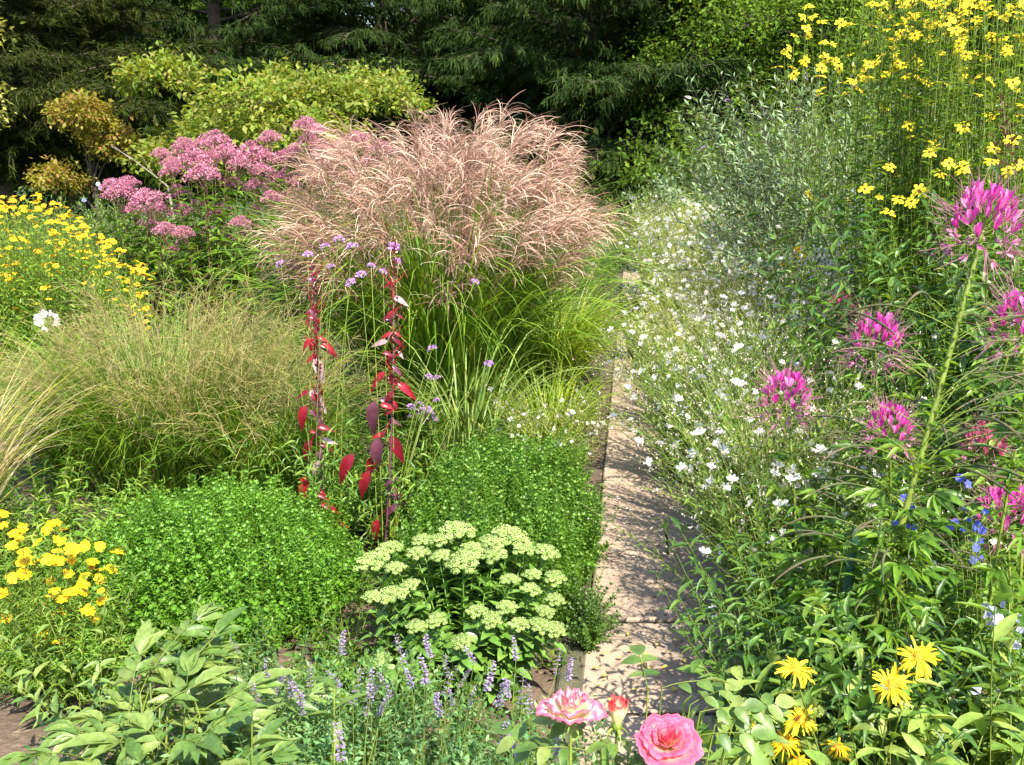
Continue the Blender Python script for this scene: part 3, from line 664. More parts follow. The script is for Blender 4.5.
co = [(3, 512), (24, 540), (22, 553), (32, 561), (40, 556), (53, 527), (60, 530), (55, 537), (65, 541), (72, 545), (80, 545), (60, 551), (72, 553), (49, 557), (63, 570), (72, 578), (88, 578), (96, 566), (113, 549), (118, 553), (111, 568), (97, 566), (112, 588), (87, 586), (75, 588), (66, 593), (98, 593), (5, 593), (55, 616), (66, 609), (89, 616), (100, 614), (108, 611), (20, 628), (40, 635), (66, 627), (59, 641), (2, 650), (4, 677), (28, 686), (9, 701), (31, 698), (20, 700), (90, 682), (52, 600), (8, 575), (17, 603)]
co2 = co + [(U(0, 112), U(520, 640)) for _ in range(34)]
daisy_clump('tickseed_clump', 'golden tickseed clump with small blooms at lower left', 38, 3.25, co2, len(co2), DC, DCM, DCm, .045, .16, 'helleaf', 30, 420, .5, .5, (.62, 1.0), None, .0014, .1, .8, .8, .3)
# tall yellow daisies at the right
def fy(a, b, c, dd):
    def g():
        x = U(a, b); top = np.interp(x, [775, 800, 860, 900, 1040], [46, 10, -40, -60, -70]); bot = np.interp(x, [775, 830, 900, 960, 1040], [60, 100, 70, 60, 60])
        y = top + (bot - top) * U(0, 1) if U(0, 1) < .86 else U(bot, bot + 120)
        return (x, y)
    return g
GR = 'tall yellow daisy clumps at the right'
for lab, px, d, a, b, n in (('tall yellow daisy clump, its left stems standing before the dark trees', 845, 6.2, 776, 880, 46), ('tall yellow daisy clump crowded with bloom at the top right', 930, 4.9, 860, 965, 190), ('tall yellow daisy clump cut by the right edge of the picture', 1010, 4.6, 945, 1055, 160)):
    daisy_clump('tall_yellow_daisy', lab, px, d, patch(n, fy(a, b, 0, 0)), n, DT, DTM, DTm, .085, .24, 'herb', 12 if px < 900 else 30, 4 if px < 900 else 34, .6, .5, (.65, 1.0) if px < 900 else (.5, .9), GR, .0028, .3 if px < 900 else .15, .8, .8, .45, LANCE)
lowd = [(945, 160), (993, 149), (1014, 168), (962, 169), (988, 162), (912, 200), (888, 208), (930, 152), (895, 195), (1010, 140), (925, 192), (870, 190)]
daisy_clump('yellow_daisy', 'few dark eyed yellow daisies behind the topmost magenta flower', 960, 4.2, lowd, len(lowd), DT, DTM, DTm, .1, .3, 'herb', 30, 30, .8, .3, (.75, .95), None, .0025, .15, .8, .9, .2, LANCE)
# ------------------------------------------------------------------ clipped mounds
def shoot(n=15, L=.13, leaf=.026, asp=.3):
    mb = MB(); st = arcs(np.zeros((1, 3)), [0.], [L], [1.5], [.2], 5); tubes(mb, st, .001, .0006, 3)
    leafy(mb, st, n * 2, .05, .98, leaf, asp, 58, KITE, 0, .35, .15, pairs=True, rnd=None)
    k = 8; a = np.arange(k) * 2.4; d = np.stack([np.cos(a) * .6, np.sin(a) * .6, np.full(k, .7)], -1)
    stamp(mb, *KITE, np.repeat(st[:, -1], k, 0), frames(d, np.array([0, 0, 1.]) * np.ones((k, 3))), np.array([[leaf * .25, leaf * .6, leaf * .5]]) * np.ones((k, 1)), 0, U(.3, .95, k))
    return mb
def mound(name, label, c, a, b, h, rz, n, mat, top=3., side=2.6, L=.13, leaf=.022, cat='shrub'):
    t = thing(name, label, cat, tuple(c), rz); SH = [shoot(leaf=leaf) for _ in range(4)]; mb = MB()
    d = randdirs(n, -.05); top = 2.4 if name == 'green_mound' else top
    r_ = (np.abs(d[:, 0]) ** side + np.abs(d[:, 1]) ** side) ** (1 / side); q = np.clip(d[:, 2], 0, 1)
    s = 1 / np.maximum((r_ ** top + q ** top) ** (1 / top), 1e-6)
    lump = 1 + .1 * np.sin(d[:, 0] * 9 + c[0]) * np.cos(d[:, 1] * 7) + rng.normal(0, .035, n)
    P = d * s[:, None] * np.array([a, b, h]) * lump[:, None] * U(.72, 1, (n, 1)); P[:, 2] = np.maximum(P[:, 2], .01)
    nn = nrm(d * np.array([1 / a, 1 / b, 1 / h]) * np.array([.35, .35, 1]) + np.array([0, 0, .8 / h * .6]) + rng.normal(0, .5, (n, 3)))
    Rm = up_frames(n, 0, nn); P = P - nn * L * .8; P[:, 2] = np.maximum(P[:, 2], 0)
    for k in range(4): mb.extend(SH[k], Rm[k::4], P[k::4], U(.6, 1.35, len(P[k::4])))
    mb.build('foliage', M[mat], t)
    tw = MB(); m = 90; tip = P[rng.integers(0, n, m)] * .9; tubes(tw, bez(tip * np.array([.4, .4, 0]), tip * np.array([.7, .7, .5]), tip, 5), .004, .0015, 4)
    tw.build('branch_work', M['bark'], t)
    return t
g1 = foot(222, 3.72)
mound('green_mound', 'wide clipped fresh green mound in front of the panic grass', g1, .51, .44, .4, .05, 4200, 'mound')
g2 = foot(510, 4.05); 
mound('path_hedge', 'clipped green hedge block along left edge of the path', (g2[0] - .03, g2[1], 0), .38, .8, .41, -.12, 4800, 'mound2')
mound('box_bush', 'small dark box sprig jutting onto the paving beside the sedum', tuple(ground(588, 640)), .07, .13, .2, 0, 150, 'herb_d', leaf=.02)
mound('green_mound', 'low green herb filling the gap behind the red leaved plants', foot(345, 4.6), .45, .3, .22, .1, 1100, 'mound2')
# ------------------------------------------------------------------ sedum
def sed_head():
    mb = MB(); ns = 16
    for k in range(ns):
        a = k * 2.4; q = .052 * math.sqrt(k / ns); c = np.array([q * math.cos(a), q * math.sin(a), .02 - q * q * 9 + U(-.003, .003)])
        n = 38; d = randdirs(n, 0.); P = c + d * np.array([.0155, .0155, .009])
        O = (np.array([[1, 0, 0], [0, 1, 0], [-1, 0, 0], [0, -1, 0], [0, 0, 1.3]]) * .0026, np.array([[0, 1, 4], [1, 2, 4], [2, 3, 4], [3, 0, 4]]))
        stamp(mb, *O, P, up_frames(n, 0, d + .2), U(.7, 1.3, n), 0, U(.2, 1, n))
        lumpy(mb, c - np.array([0, 0, .003]), (.0145, .0145, .009), 0, 7, 4, .05, .25)
        tubes(mb, bez([[0, 0, -.06]], [[c[0] * .4, c[1] * .4, -.02]], [c], 4), .0022, .0012, 3, 1)
    return mb
SHm = [M['sed'], M['sed_leaf']]; SM_ = [h.mesh('flower_head', SHm) for h in [sed_head() for _ in range(3)]]
sh = [(458, 531, 52), (440, 540, 34), (422, 540, 27), (390, 549, 36), (373, 562, 48), (395, 568, 30), (418, 553, 34), (510, 538, 54), (493, 543, 40), (547, 552, 36), (525, 550, 34), (463, 563, 50), (493, 555, 38), (473, 550, 38), (510, 580, 24), (532, 590, 24), (555, 578, 30), (555, 600, 28), (540, 625, 28), (507, 608, 28), (492, 620, 20), (477, 612, 24), (437, 620, 20), (416, 627, 26), (462, 642, 22), (381, 661, 22), (392, 596, 42), (410, 585, 26), (372, 597, 20), (556, 630, 18), (520, 625, 20), (532, 575, 24), (545, 612, 20), (440, 556, 30)]
loc = foot(465, 3.15); t = thing('stonecrop', 'creamy green stonecrop with flat flower heads between mound and path', 'flowering plant', tuple(loc))
tips = []
for x, y, ww in sh:
    # heads rise towards the back of the clump
    d = np.interp(y, [530, 600, 665], [3.35, 3.05, 2.85]); tips.append(at(x, y, d))
tips = np.array(tips) - loc; base = tips * np.array([.35, .35, 0]); pts = bez(base, base + tips * np.array([.25, .25, .55]), tips - np.array([0, 0, .03]), 7)
ex = tips[rng.integers(0, len(tips), 40)] * np.array([1, 1, .8]) + rng.normal(0, .03, (40, 3)); ex[:, 2] = np.maximum(ex[:, 2], .08)
pts = np.concatenate([pts, bez(ex * np.array([.35, .35, 0]), ex * np.array([.6, .6, .55]), ex, 7)])
stems_and_leaves(t, pts, 19, .12, .93, .07, .52, 62, OVAL, 'sed_leaf', 'sed_leaf', .0035, .25)
pieces(t, 'flower_head', SM_, tips, up_frames(len(tips), .12, nrm(np.array([0, -.15, 1.]) + tips * np.array([.5, .5, 0]) + rng.normal(0, .08, tips.shape))), np.array([max(q[2] * .84, 23) for q in sh]) / 40.)
# ------------------------------------------------------------------ red orach
def orach(label, bx, d, top, lv):
    loc = foot(bx, d); t = thing('red_orach', label, 'red leaved plant', tuple(loc), 0, 'red orach plants')
    tp = at(top[0], top[1], d) - loc; st = bez([[0, 0, 0]], [tp * .5 + np.array([.03, 0, 0])], [tp], 16)
    mb = MB(); tubes(mb, st, .005, .002, 6); mb.build('stem', M['orach_d'], t)
    mb = MB(); K = 220; Q, T = along(st, U(.45, 1, (1, K)) ** .8); Q = Q[0]; dd = randdirs(K)
    stamp(mb, *KITE, Q + dd * .006, frames(dd, randdirs(K)), U(.005, .014, K), 0, U(0, .45, K))
    K = 26; Q, T = along(st, U(.5, .97, (1, K))); dd = nrm(randdirs(K, .1)); sp = bez(Q[0], Q[0] + dd * .03, Q[0] + dd * .05 + np.array([0, 0, .03]), 4)
    tubes(mb, sp, .003, .0012, 4); mb.build('seed_head', M['orach'], t)
    lv = lv + [(float(st_[0]), float(st_[1]), U(9, 18), 'rrrd'[int(U(0, 4))], U(.1, 1.2)) for st_ in [(bx + (top[0] - bx) * f_ + U(-12, 12), (top[1] + (530 - top[1]) * (1 - f_))) for f_ in U(.1, .85, 18)]]
    for (x, y, s, k, ang) in lv:
        c = at(x, y, d + U(-.06, .03)) - loc; sgn = 1 if c[0] > tp[0] * .6 else -1
        q = MB(); L = s * d / F * 1.15
        dr = nrm(np.array([[sgn * math.cos(ang) + .0, -.25, -math.sin(ang)]])); P = (c - dr[0] * L * .5)[None]
        stamp(q, *BROAD, P, frames(dr, np.array([[0.1 * sgn, -.8, .5]])), np.array([[L * .29, L * .78, L * 1.2]]), 0, U(.1, 1, 1))
        j = np.argmin(np.abs(st[0][:, 2] - P[0][2] - .02)); tubes(q, bez([st[0][j]], [(st[0][j] + P[0]) / 2 + np.array([0, 0, .015])], [P[0]], 4), .0016, .001, 3)
        o = q.build('leaf', M[{'r': 'orach', 'p': 'orach_p', 'd': 'orach_d'}[k]], t)
        if k == 'p': o['label'] = 'leaf back with its glare put into the pale pink colour'
        if k == 'd': o['label'] = 'dark maroon leaf'
orach('crimson orach spire with hanging leaves, the left one', 322, 3.95, (311, 262), [(300, 422, 30, 'r', 1.2), (304, 453, 26, 'r', 1.0), (302, 497, 38, 'r', 1.35), (308, 521, 34, 'r', .7), (321, 374, 30, 'p', 1.2), (321, 404, 30, 'p', .9), (331, 351, 22, 'r', .5), (310, 347, 16, 'r', 1.2), (316, 319, 15, 'r', .3), (309, 311, 14, 'r', .1), (331, 348, 18, 'r', .6), (327, 428, 20, 'r', .1), (330, 441, 18, 'p', .1), (339, 523, 26, 'r', .2), (313, 470, 18, 'p', .9), (325, 497, 16, 'r', .2), (328, 505, 20, 'r', .1), (313, 437, 14, 'r', .5), (300, 395, 16, 'r', .4), (333, 509, 22, 'r', .3)])
orach('crimson orach spire with maroon lower leaves, the right one', 383, 3.92, (394, 242), [(371, 424, 40, 'd', 1.4), (375, 461, 40, 'd', 1.4), (400, 453, 34, 'r', 1.0), (361, 489, 34, 'r', 1.1), (341, 473, 38, 'r', .95), (410, 392, 26, 'r', .6), (400, 497, 28, 'd', .6), (403, 301, 18, 'p', .35), (377, 343, 18, 'p', .1), (375, 380, 22, 'r', .6), (372, 389, 14, 'r', .9), (394, 381, 14, 'r', .5), (386, 317, 14, 'r', .2), (390, 404, 20, 'd', .4), (402, 356, 10, 'p', .9), (368, 470, 30, 'r', 1.1), (389, 511, 20, 'd', .6), (374, 534, 26, 'r', 1.3), (386, 285, 12, 'r', .3), (390, 354, 14, 'r', .1), (396, 422, 16, 'd', .2)])
# ------------------------------------------------------------------ tall verbena and friends
def tiny_head(r, n, mats, fl):
    mb = MB(); d = randdirs(n, -.2); P = d * np.array([r, r, r * .6])
    stamp(mb, *PETAL, P, frames(d + rng.normal(0, .6, d.shape), randdirs(n)), np.stack([np.full(n, fl * .8), np.full(n, fl), np.full(n, fl)], -1), 0)
    lumpy(mb, (0, 0, -r * .1), (r * .8, r * .8, r * .45), 1, 7, 4, .08, .5)
    return mb
VH = [tiny_head(.013, 46, None, .008).mesh('flower_head', [M['lilac'], M['stem']]) for _ in range(2)]
def verbena(label, px, d, hs, group='tall lilac verbena'):
    loc = foot(px, d); t = thing('tall_verbena', label, 'flowering plant', tuple(loc), 0, group); tips = np.array([at(x, y, d + U(-.1, .1)) for x, y in hs]) - loc
    base = rng.normal(0, .03, tips.shape) * np.array([1, 1, 0]); pts = bez(base, base * .5 + tips * np.array([.35, .35, .6]), tips, 9)
    stems_and_leaves(t, pts, 8, .05, .7, .06, .16, 45, LANCE, 'herb', 'stem', .0022, .4); pieces(t, 'flower_head', VH, tips, up_frames(len(tips), .3), U(.8, 1.3, len(tips)))
verbena('wiry stemmed lilac verbena between the two red spires, left', 322, 4.0, [(280, 264), (308, 255), (313, 281), (325, 247), (339, 240), (352, 247), (331, 267), (351, 283)])
verbena('wiry stemmed lilac verbena beside the right red spire', 390, 4.0, [(371, 266), (361, 275), (383, 272), (394, 247), (398, 261), (432, 349), (475, 282), (429, 377), (437, 378), (489, 424 - 60)])
AH = [tiny_head(.02, 60, None, .011).mesh('flower_head', [M['lilac'], M['herb']]) for _ in range(2)]
hs = [(x, y) for x, y in zip(U(408, 450, 16), U(400, 422, 16))]
loc = foot(432, 4.35); t = thing('purple_ironweed', 'small purple topped herb right of the red spires', 'flowering plant', tuple(loc)); tips = np.array([at(x, y, 4.35 + U(-.1, .1)) for x, y in hs]) - loc
pts = stems_to(np.zeros(3), tips * 1., 7); stems_and_leaves(t, pts, 22, .25, .95, .075, .17, 55, LANCE, 'herb', 'stem', .002, .3); pieces(t, 'flower_head', AH, tips, up_frames(len(tips), .3), U(.5, .8, len(tips)))
t = thing('leafy_perennial', 'green leafy plant between straw grass and clipped mound', 'plant', tuple(foot(48, 3.85))); herb(t, 60, .3, .5, 30, .07, .2, 60, LANCE, 'helleaf', spread=.6, bend=.5)
t = thing('leafy_perennial', 'low leafy fringe in front of the clipped mound', 'plant', tuple(foot(275, 2.95))); herb(t, 90, .34, .2, 20, .04, .4, 60, KITE, 'cat_leaf', spread=.8, bend=.5)
t = thing('leafy_perennial', 'low leafy plant between clipped mound and stonecrop', 'plant', tuple(foot(362, 3.15))); herb(t, 40, .16, .22, 20, .045, .4, 60, KITE, 'herb', spread=.8, bend=.5)
for k, (lab, px, d, H) in enumerate((('leafy narrow leaved herb beside the right red spire', 425, 4.2, .5), ('narrow leaved green herb between the red spires', 350, 4.3, .6), ('narrow leaved herb left of the left red spire', 285, 4.5, .5))):
    t = thing('narrow_leaved_herb', lab, 'plant', tuple(foot(px, d))); herb(t, 26, .14, H, 26, .085, .16, 60, LANCE, 'herb', spread=.5, bend=.4)
# ------------------------------------------------------------------ gaura: wiry stems with white butterfly flowers
def gflower(seed):
    mb = MB(); a = np.array([-1.0, -.35, .35, 1.0]) + rng.normal(0, .12, 4); d = np.stack([np.sin(a), np.full(4, -.15), np.cos(a)], -1)
    stamp(mb, *PETAL, d * .002, frames(d, np.array([[0, -1., .2]]) * np.ones((4, 1))), np.array([[.009, .0165, .012]]) * np.ones((4, 1)), 0)
    k = 5; d = np.stack([U(-.4, .4, k), np.full(k, -.7), U(-.9, -.2, k)], -1); P = bez(np.zeros((k, 3)), d * .006, d * .013, 4); tubes(mb, P, .0005, .0004, 3, 0)
    return mb
GF = [gflower(k) for k in range(4)]; GFm = [M['white']]; GFM = meshes('flower', GF, GFm)
def gaura_proto(mat, ns, H, nf, r=.1, spread=1., nb=6):
    t = thing('gaura_clump', 'x', 'flowering plant', (0, 0, 0), 0, 'white gaura along the path')
    P = disc_pts(ns, r); az = np.arctan2(P[:, 1], P[:, 0]) + rng.normal(0, .5, ns); q = np.hypot(P[:, 0], P[:, 1]) / r
    st = arcs(P, az, U(.6, 1, ns) * H, 1.52 - .5 * spread * q * U(.4, 1.3, ns), U(.05, .55, ns) * spread, 9, wob=.12)
    Q, T = along(st, U(.35, .8, (ns, 3))); Q = Q.reshape(-1, 3); T = T.reshape(-1, 3) + rng.normal(0, .35, (ns * 3, 3))
    br = arcs(Q, np.arctan2(T[:, 1], T[:, 0]), U(.15, .38, len(Q)), np.clip(np.arctan2(T[:, 2], np.hypot(T[:, 0], T[:, 1])), .3, 1.4), U(0, .4, len(Q)), 6)
    a = MB(); tubes(a, st, .0017, .0009, 3, 0); tubes(a, br, .0011, .0006, 3, 0)
    # small blush buds on the wands
    K = 5; B, T = along(br, U(.55, 1, (len(br), K))); B = B.reshape(-1, 3); stamp(a, *KITE, B, frames(randdirs(len(B)), randdirs(len(B))), np.stack([np.full(len(B), .004), U(.006, .012, len(B)), np.full(len(B), .004)], -1), 1)
    a.build('stem_bundle', [M['gstem'], M['whitep']], t)
    b = MB(); leafy(b, st, 60, .03, .9, .058, .25, 42, KITE, 0, .5, .3); leafy(b, br, 6, .05, .7, .028, .2, 45, KITE, 0, .4, .3)
    b.build('foliage', M[mat], t)
    C, T = along(br, U(.5, .95, (len(br), 2))); C = C.reshape(-1, 3); C = C[rng.permutation(len(C))[:nf]]
    C = C + rng.normal(0, .006, C.shape); n = len(C)
    out = nrm(C * np.array([1, 1, 0]) + rng.normal(0, .25, (n, 3))); out[:, 2] = 0; out = nrm(out)
    z = nrm(np.array([0, 0, 1.]) - .5 * out + rng.normal(0, .35, (n, 3))); y = -nrm(out - (out * z).sum(-1, keepdims=True) * z); x = np.cross(y, z)
    pieces(t, 'flower', GFM, C, np.stack([x, y, z], -1), U(.9, 1.4, n) * (1.2 if mat == 'gaura_y' else 1.0))
    KIDS[t.name] = list(t.children); return t
gn = [gaura_proto('gaura', 84, 1.05, 84), gaura_proto('gaura', 88, .97, 90)]
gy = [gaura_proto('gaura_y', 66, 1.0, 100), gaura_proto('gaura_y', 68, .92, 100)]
NEARL = ['white gaura clump nearest the camera beside the shaded paving', 'white gaura clump leaning over the sunlit paving slabs', 'white gaura clump next to the path behind the overhanging one', 'white gaura clump left of the lowest magenta flower', 'white gaura clump under the middle magenta flower', 'white gaura clump in the shade behind the tall green stake']
near = [(792, 3.2, .88), (768, 3.7, .9), (742, 4.3, .93), (790, 3.6, 1.05), (775, 4.2, 1.05), (842, 3.7, 1.)]
used = set()
def place_g(protos, k, loc, rz, sc, label, group='white gaura along the path'):
    p = protos[k % 2]
    if p.name not in used:
        used.add(p.name); p.location = loc; p.rotation_euler = (0, 0, rz); p.scale = (sc,) * 3; p['label'] = label; p['group'] = group; return p
    return dup(p, loc, rz, sc, label, group)
for k, (px, d, s) in enumerate(near): place_g(gn, k, tuple(foot(px, d)), k * 1.1, s, NEARL[k])
mid = [(690, 5.0, .92), (730, 4.9, 1.), (790, 5.0, 1.), (850, 4.8, 1.), (682, 5.9, .85), (705, 5.8, .95), (760, 5.9, 1.), (820, 5.9, 1.), (686, 6.8, .85), (700, 6.9, .9), (745, 6.9, .9), (800, 7.0, 1.), (855, 6.6, 1.)]
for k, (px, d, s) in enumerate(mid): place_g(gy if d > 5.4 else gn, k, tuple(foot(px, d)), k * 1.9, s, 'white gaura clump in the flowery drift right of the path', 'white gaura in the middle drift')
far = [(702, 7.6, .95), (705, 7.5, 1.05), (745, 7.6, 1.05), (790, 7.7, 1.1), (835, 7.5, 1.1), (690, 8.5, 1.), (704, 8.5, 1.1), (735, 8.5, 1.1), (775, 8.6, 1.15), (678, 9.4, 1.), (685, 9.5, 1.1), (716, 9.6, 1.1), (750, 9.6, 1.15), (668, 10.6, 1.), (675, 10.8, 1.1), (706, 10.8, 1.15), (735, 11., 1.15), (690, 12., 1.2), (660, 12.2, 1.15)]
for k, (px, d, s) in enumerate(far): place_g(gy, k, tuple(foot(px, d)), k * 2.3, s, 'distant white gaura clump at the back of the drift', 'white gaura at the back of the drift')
place_g(gy, 0, tuple(foot(548, 4.75)), 1., .62, 'small white gaura between hedge block and path')
# one long wand that reaches over the slabs
# ------------------------------------------------------------------ grey shrubs and pots in the distance
def bush(name, label, px, d, n, r, H, K, leaf, asp, mat, spread=.8, bend=.5, tpl=KITE, ang=55, cat='shrub', group=None):
    t = thing(name, label, cat, tuple(foot(px, d)), 0, group); pts = herb(t, n, r, H, K, leaf, asp, ang, tpl, mat, 'bark', spread, bend, .1, 1., .3, .004); return t, pts
t, pts = bush('grey_buddleia', 'tall grey green buddleia behind the yellow daisies', 832, 8.8, 280, .5, 2.2, 56, .11, .24, 'grey', .4, .5)
SP = []
mb = MB(); st = arcs(np.zeros((1, 3)), [0.], [.14], [1.3], [.5], 6); leafy(mb, st, 60, 0, 1, .012, .6, 70, KITE, 0, .6); SPM = mb.mesh('flower_spike', M['lilac'])
tp = pts[rng.permutation(len(pts))[:14], -1]; pieces(t, 'flower_spike', [SPM], tp, up_frames(len(tp), .4), 1.)
bush('grey_buddleia', 'grey green willowy shrub right of the tall buddleia', 905, 7.4, 200, .45, 1.85, 50, .11, .25, 'grey', .7, .9)
bush('sage_shrub', 'feathery grey shrub at the foot of the dark trees', 712, 14.5, 220, .4, 1.4, 44, .12, .45, 'grey', 1.1, 1.3)
bush('sage_shrub', 'cream flowered rounded shrub below the buddleia', 748, 12.4, 240, .4, 1.15, 44, .09, .5, 'gaura_y', 1.2, 1.4)
bush('blue_green_shrub', 'dark blue green shrub between the cream shrub and the drift', 806, 9.8, 120, .4, 1.25, 40, .06, .3, 'spurge', .9, .5)
bush('leafy_shrub', 'green shrub below the broadleaf trees behind the buddleia', 772, 17, 300, 1., 2.5, 44, .17, .5, 'wood_leaf', .9, 1.)
bush('leafy_shrub', 'green shrub in the gap right of the plumed grass', 655, 17.5, 150, .8, .8, 36, .11, .5, 'conifer', .9, .9)
bush('golden_shrub', 'small gold tinged shrub right of the plume tips', 632, 12.6, 80, .25, 1.15, 30, .05, .4, 'maple_gr', .7, .5)
def pot(label, px, py, r, h, mat, leafmat, cat='plant pot'):
    g = ground(px, py); t = thing('plant_pot', label, cat, tuple(g)); mb = MB()
    prof = [(r * .75, 0), (r, h), (r * 1.08, h), (r * 1.08, h * .86), (r * 1.02, h * .86)]; prof = [(r * .72, .001), (r * .98, h * .86), (r * 1.08, h * .87), (r * 1.08, h), (r * .98, h), (r * .95, h * .85), (0.001, h * .85)]
    n = 20; V = [[q * math.cos(a * 2 * math.pi / n), q * math.sin(a * 2 * math.pi / n), z] for q, z in prof for a in range(n)]
    q = [[i * n + j, i * n + (j + 1) % n, (i + 1) * n + (j + 1) % n, (i + 1) * n + j] for i in range(len(prof) - 1) for j in range(n)]
    mb.add(V, q, 0); mb.build('pot', M[mat], t)
    p = thing('potted_plant', label.replace('pot', 'potted plant', 1) if 0 else 'bushy green plant growing in the ' + label, 'plant', (g[0], g[1], h * .86))
    herb(p, 34, r * .7, .34, 20, .05, .4, 60, KITE, leafmat, spread=1.1, bend=.6)
pot('black pot nearest the camera at right of the path', 640, 360, .12, .2, 'pot', 'herb')
pot('black pot standing behind the nearest black one', 632, 328, .13, .22, 'pot', 'herb_d')
pot('brown clay pot farthest along the path', 652, 292, .14, .24, 'clay', 'spurge')
# ------------------------------------------------------------------ white drooping flowers, middle right
mb = MB(); n = 24; st = arcs(np.zeros((n, 3)), U(0, 6.28, n), U(.1, .3, n), U(.3, 1.2, n), U(1.5, 3, n), 7); tubes(mb, st, .0012, .0008, 3, 1)
Q, T = along(st, U(.3, 1, (n, 4))); Q = Q.reshape(-1, 3); m = len(Q); stamp(mb, *PETAL, Q, frames(randdirs(m, -1) * np.array([.5, .5, 1]) - np.array([0, 0, .5]), randdirs(m)), np.stack([U(.008, .014, m), U(.015, .035, m), U(.01, .02, m)], -1), 0)
WM = [mb.mesh('flower_spray', [M['white'], M['gstem']])]
loc = foot(870, 5.6); t = thing('white_tobacco_plant', 'plant with drooping creamy white flower sprays below the yellow daisies', 'flowering plant', tuple(loc))
tips = np.array([at(x, y, 5.6 + U(-.2, .2)) for x, y in ((868, 205), (874, 225), (862, 240), (880, 250), (850, 262), (830, 275), (868, 270), (885, 282), (845, 290), (820, 262), (876, 236))]) - loc
pts = stems_to(np.zeros(3), tips, 8); stems_and_leaves(t, pts, 22, .1, .95, .1, .3, 60, LANCE, 'gaura_y', 'stem', .003, .4); pieces(t, 'flower_spray', WM, tips, up_frames(len(tips), .2), 1.)
hs = [(800, 258), (795, 250), (805, 252), (785, 262), (810, 262), (778, 266), (803, 246), (812, 254)]
daisy_clump('yellow_daisy', 'little knot of golden daisies left of the white drooping sprays', 800, 6.4, hs, len(hs), DC, DCM, DCm, .05, .3, 'gaura_y', 20, 16, .4, .3, (.8, 1.2))
# ------------------------------------------------------------------ magenta cleomes
def cleo_head(mats=None, n=44, r=.088):
    mb = MB()
    a = np.arange(n) * 2.4; k = np.arange(n) / n; el = 1.15 - 1.55 * k  # upright in the middle, spreading below
    d = np.stack([np.cos(a) * np.cos(el), np.sin(a) * np.cos(el), np.sin(el)], -1)
    p0 = np.stack([0 * k, 0 * k, -.05 * k], -1); p1 = p0 + d * (r * .62)
    tubes(mb, bez(p0, p0 + d * r * .35 - np.array([0, 0, .004]), p1, 4), .0009, .0007, 3, 2)
    fresh = k < .62
    for q in range(4):
        dd = nrm(d * .55 + np.array([0, 0, .95]) * np.where(fresh, 1, .1)[:, None] + rng.normal(0, .3, d.shape))
        L = np.where(fresh, U(.026, .036, n), U(.014, .024, n)); W = np.where(fresh, .0105, .007)
        for m_, sel in ((0, fresh), (1, ~fresh)):
            s = np.nonzero(sel)[0]; stamp(mb, *PETAL, p1[s], frames(dd[s], d[s] + rng.normal(0, .2, (len(s), 3))), np.stack([W[s], L[s], L[s]], -1), m_)
    dd = np.repeat(d, 5, 0) + rng.normal(0, .35, (n * 5, 3)); q = np.repeat(p1, 5, 0)
    tubes(mb, bez(q, q + dd * .025, q + dd * .05 + np.array([0, 0, -.003]), 4), .0005, .0004, 3, 1)
    return mb
CHm = [M['cleo'], M['cleo_s'], M['stem']]; CHP = [cleo_head() for _ in range(3)]; CHM = meshes('flower_head', CHP, CHm)
CKM = meshes('flower_head', CHP[:1], [M['cleo_k'], M['cleo_s'], M['stem']])
def palmate(nl=6, L=.1):
    mb = MB(); a = np.linspace(-1.5, 1.5, nl); s = L * (1 - .35 * np.abs(a) / 1.5); d = np.stack([np.sin(a), np.cos(a), -.15 + 0 * a], -1)
    stamp(mb, *LANCE, np.zeros((nl, 3)) + np.array([0, .07, .01]), frames(d, np.array([[0, 0, 1.]]) * np.ones((nl, 1)) + rng.normal(0, .2, (nl, 3))), np.stack([s * .25, s, s * .9], -1), 0, U(0, 1, nl))
    tubes(mb, bez([[0, 0, 0]], [[0, .035, .014]], [[0, .07, .01]], 4), .0016, .001, 3, 1)
    return mb
PLP = [palmate(5), palmate(6), palmate(7)]
PLM = meshes('leaf', PLP, [M['cleo_leaf'], M['stem']])
def pod_mesh():
    mb = MB(); c = bez([[0, 0, 0]], [[0, .4, .32]], [[U(-.1, .1), .8, .42]], 6); tubes(mb, c, .008, .007, 3, 1)
    e = c[0][-1]; c = bez([e], [e + [U(-.1, .1), .45, U(.1, .2)]], [e + [U(-.2, .2), .85, U(-.25, .05)]], 8); tubes(mb, c[:, :5], .014, .021, 5, 0); tubes(mb, c[:, 4:], .021, .006, 5, 0); return mb
PODM = meshes('seed_pod', [pod_mesh() for _ in range(6)], [M['pod'], M['stem']])
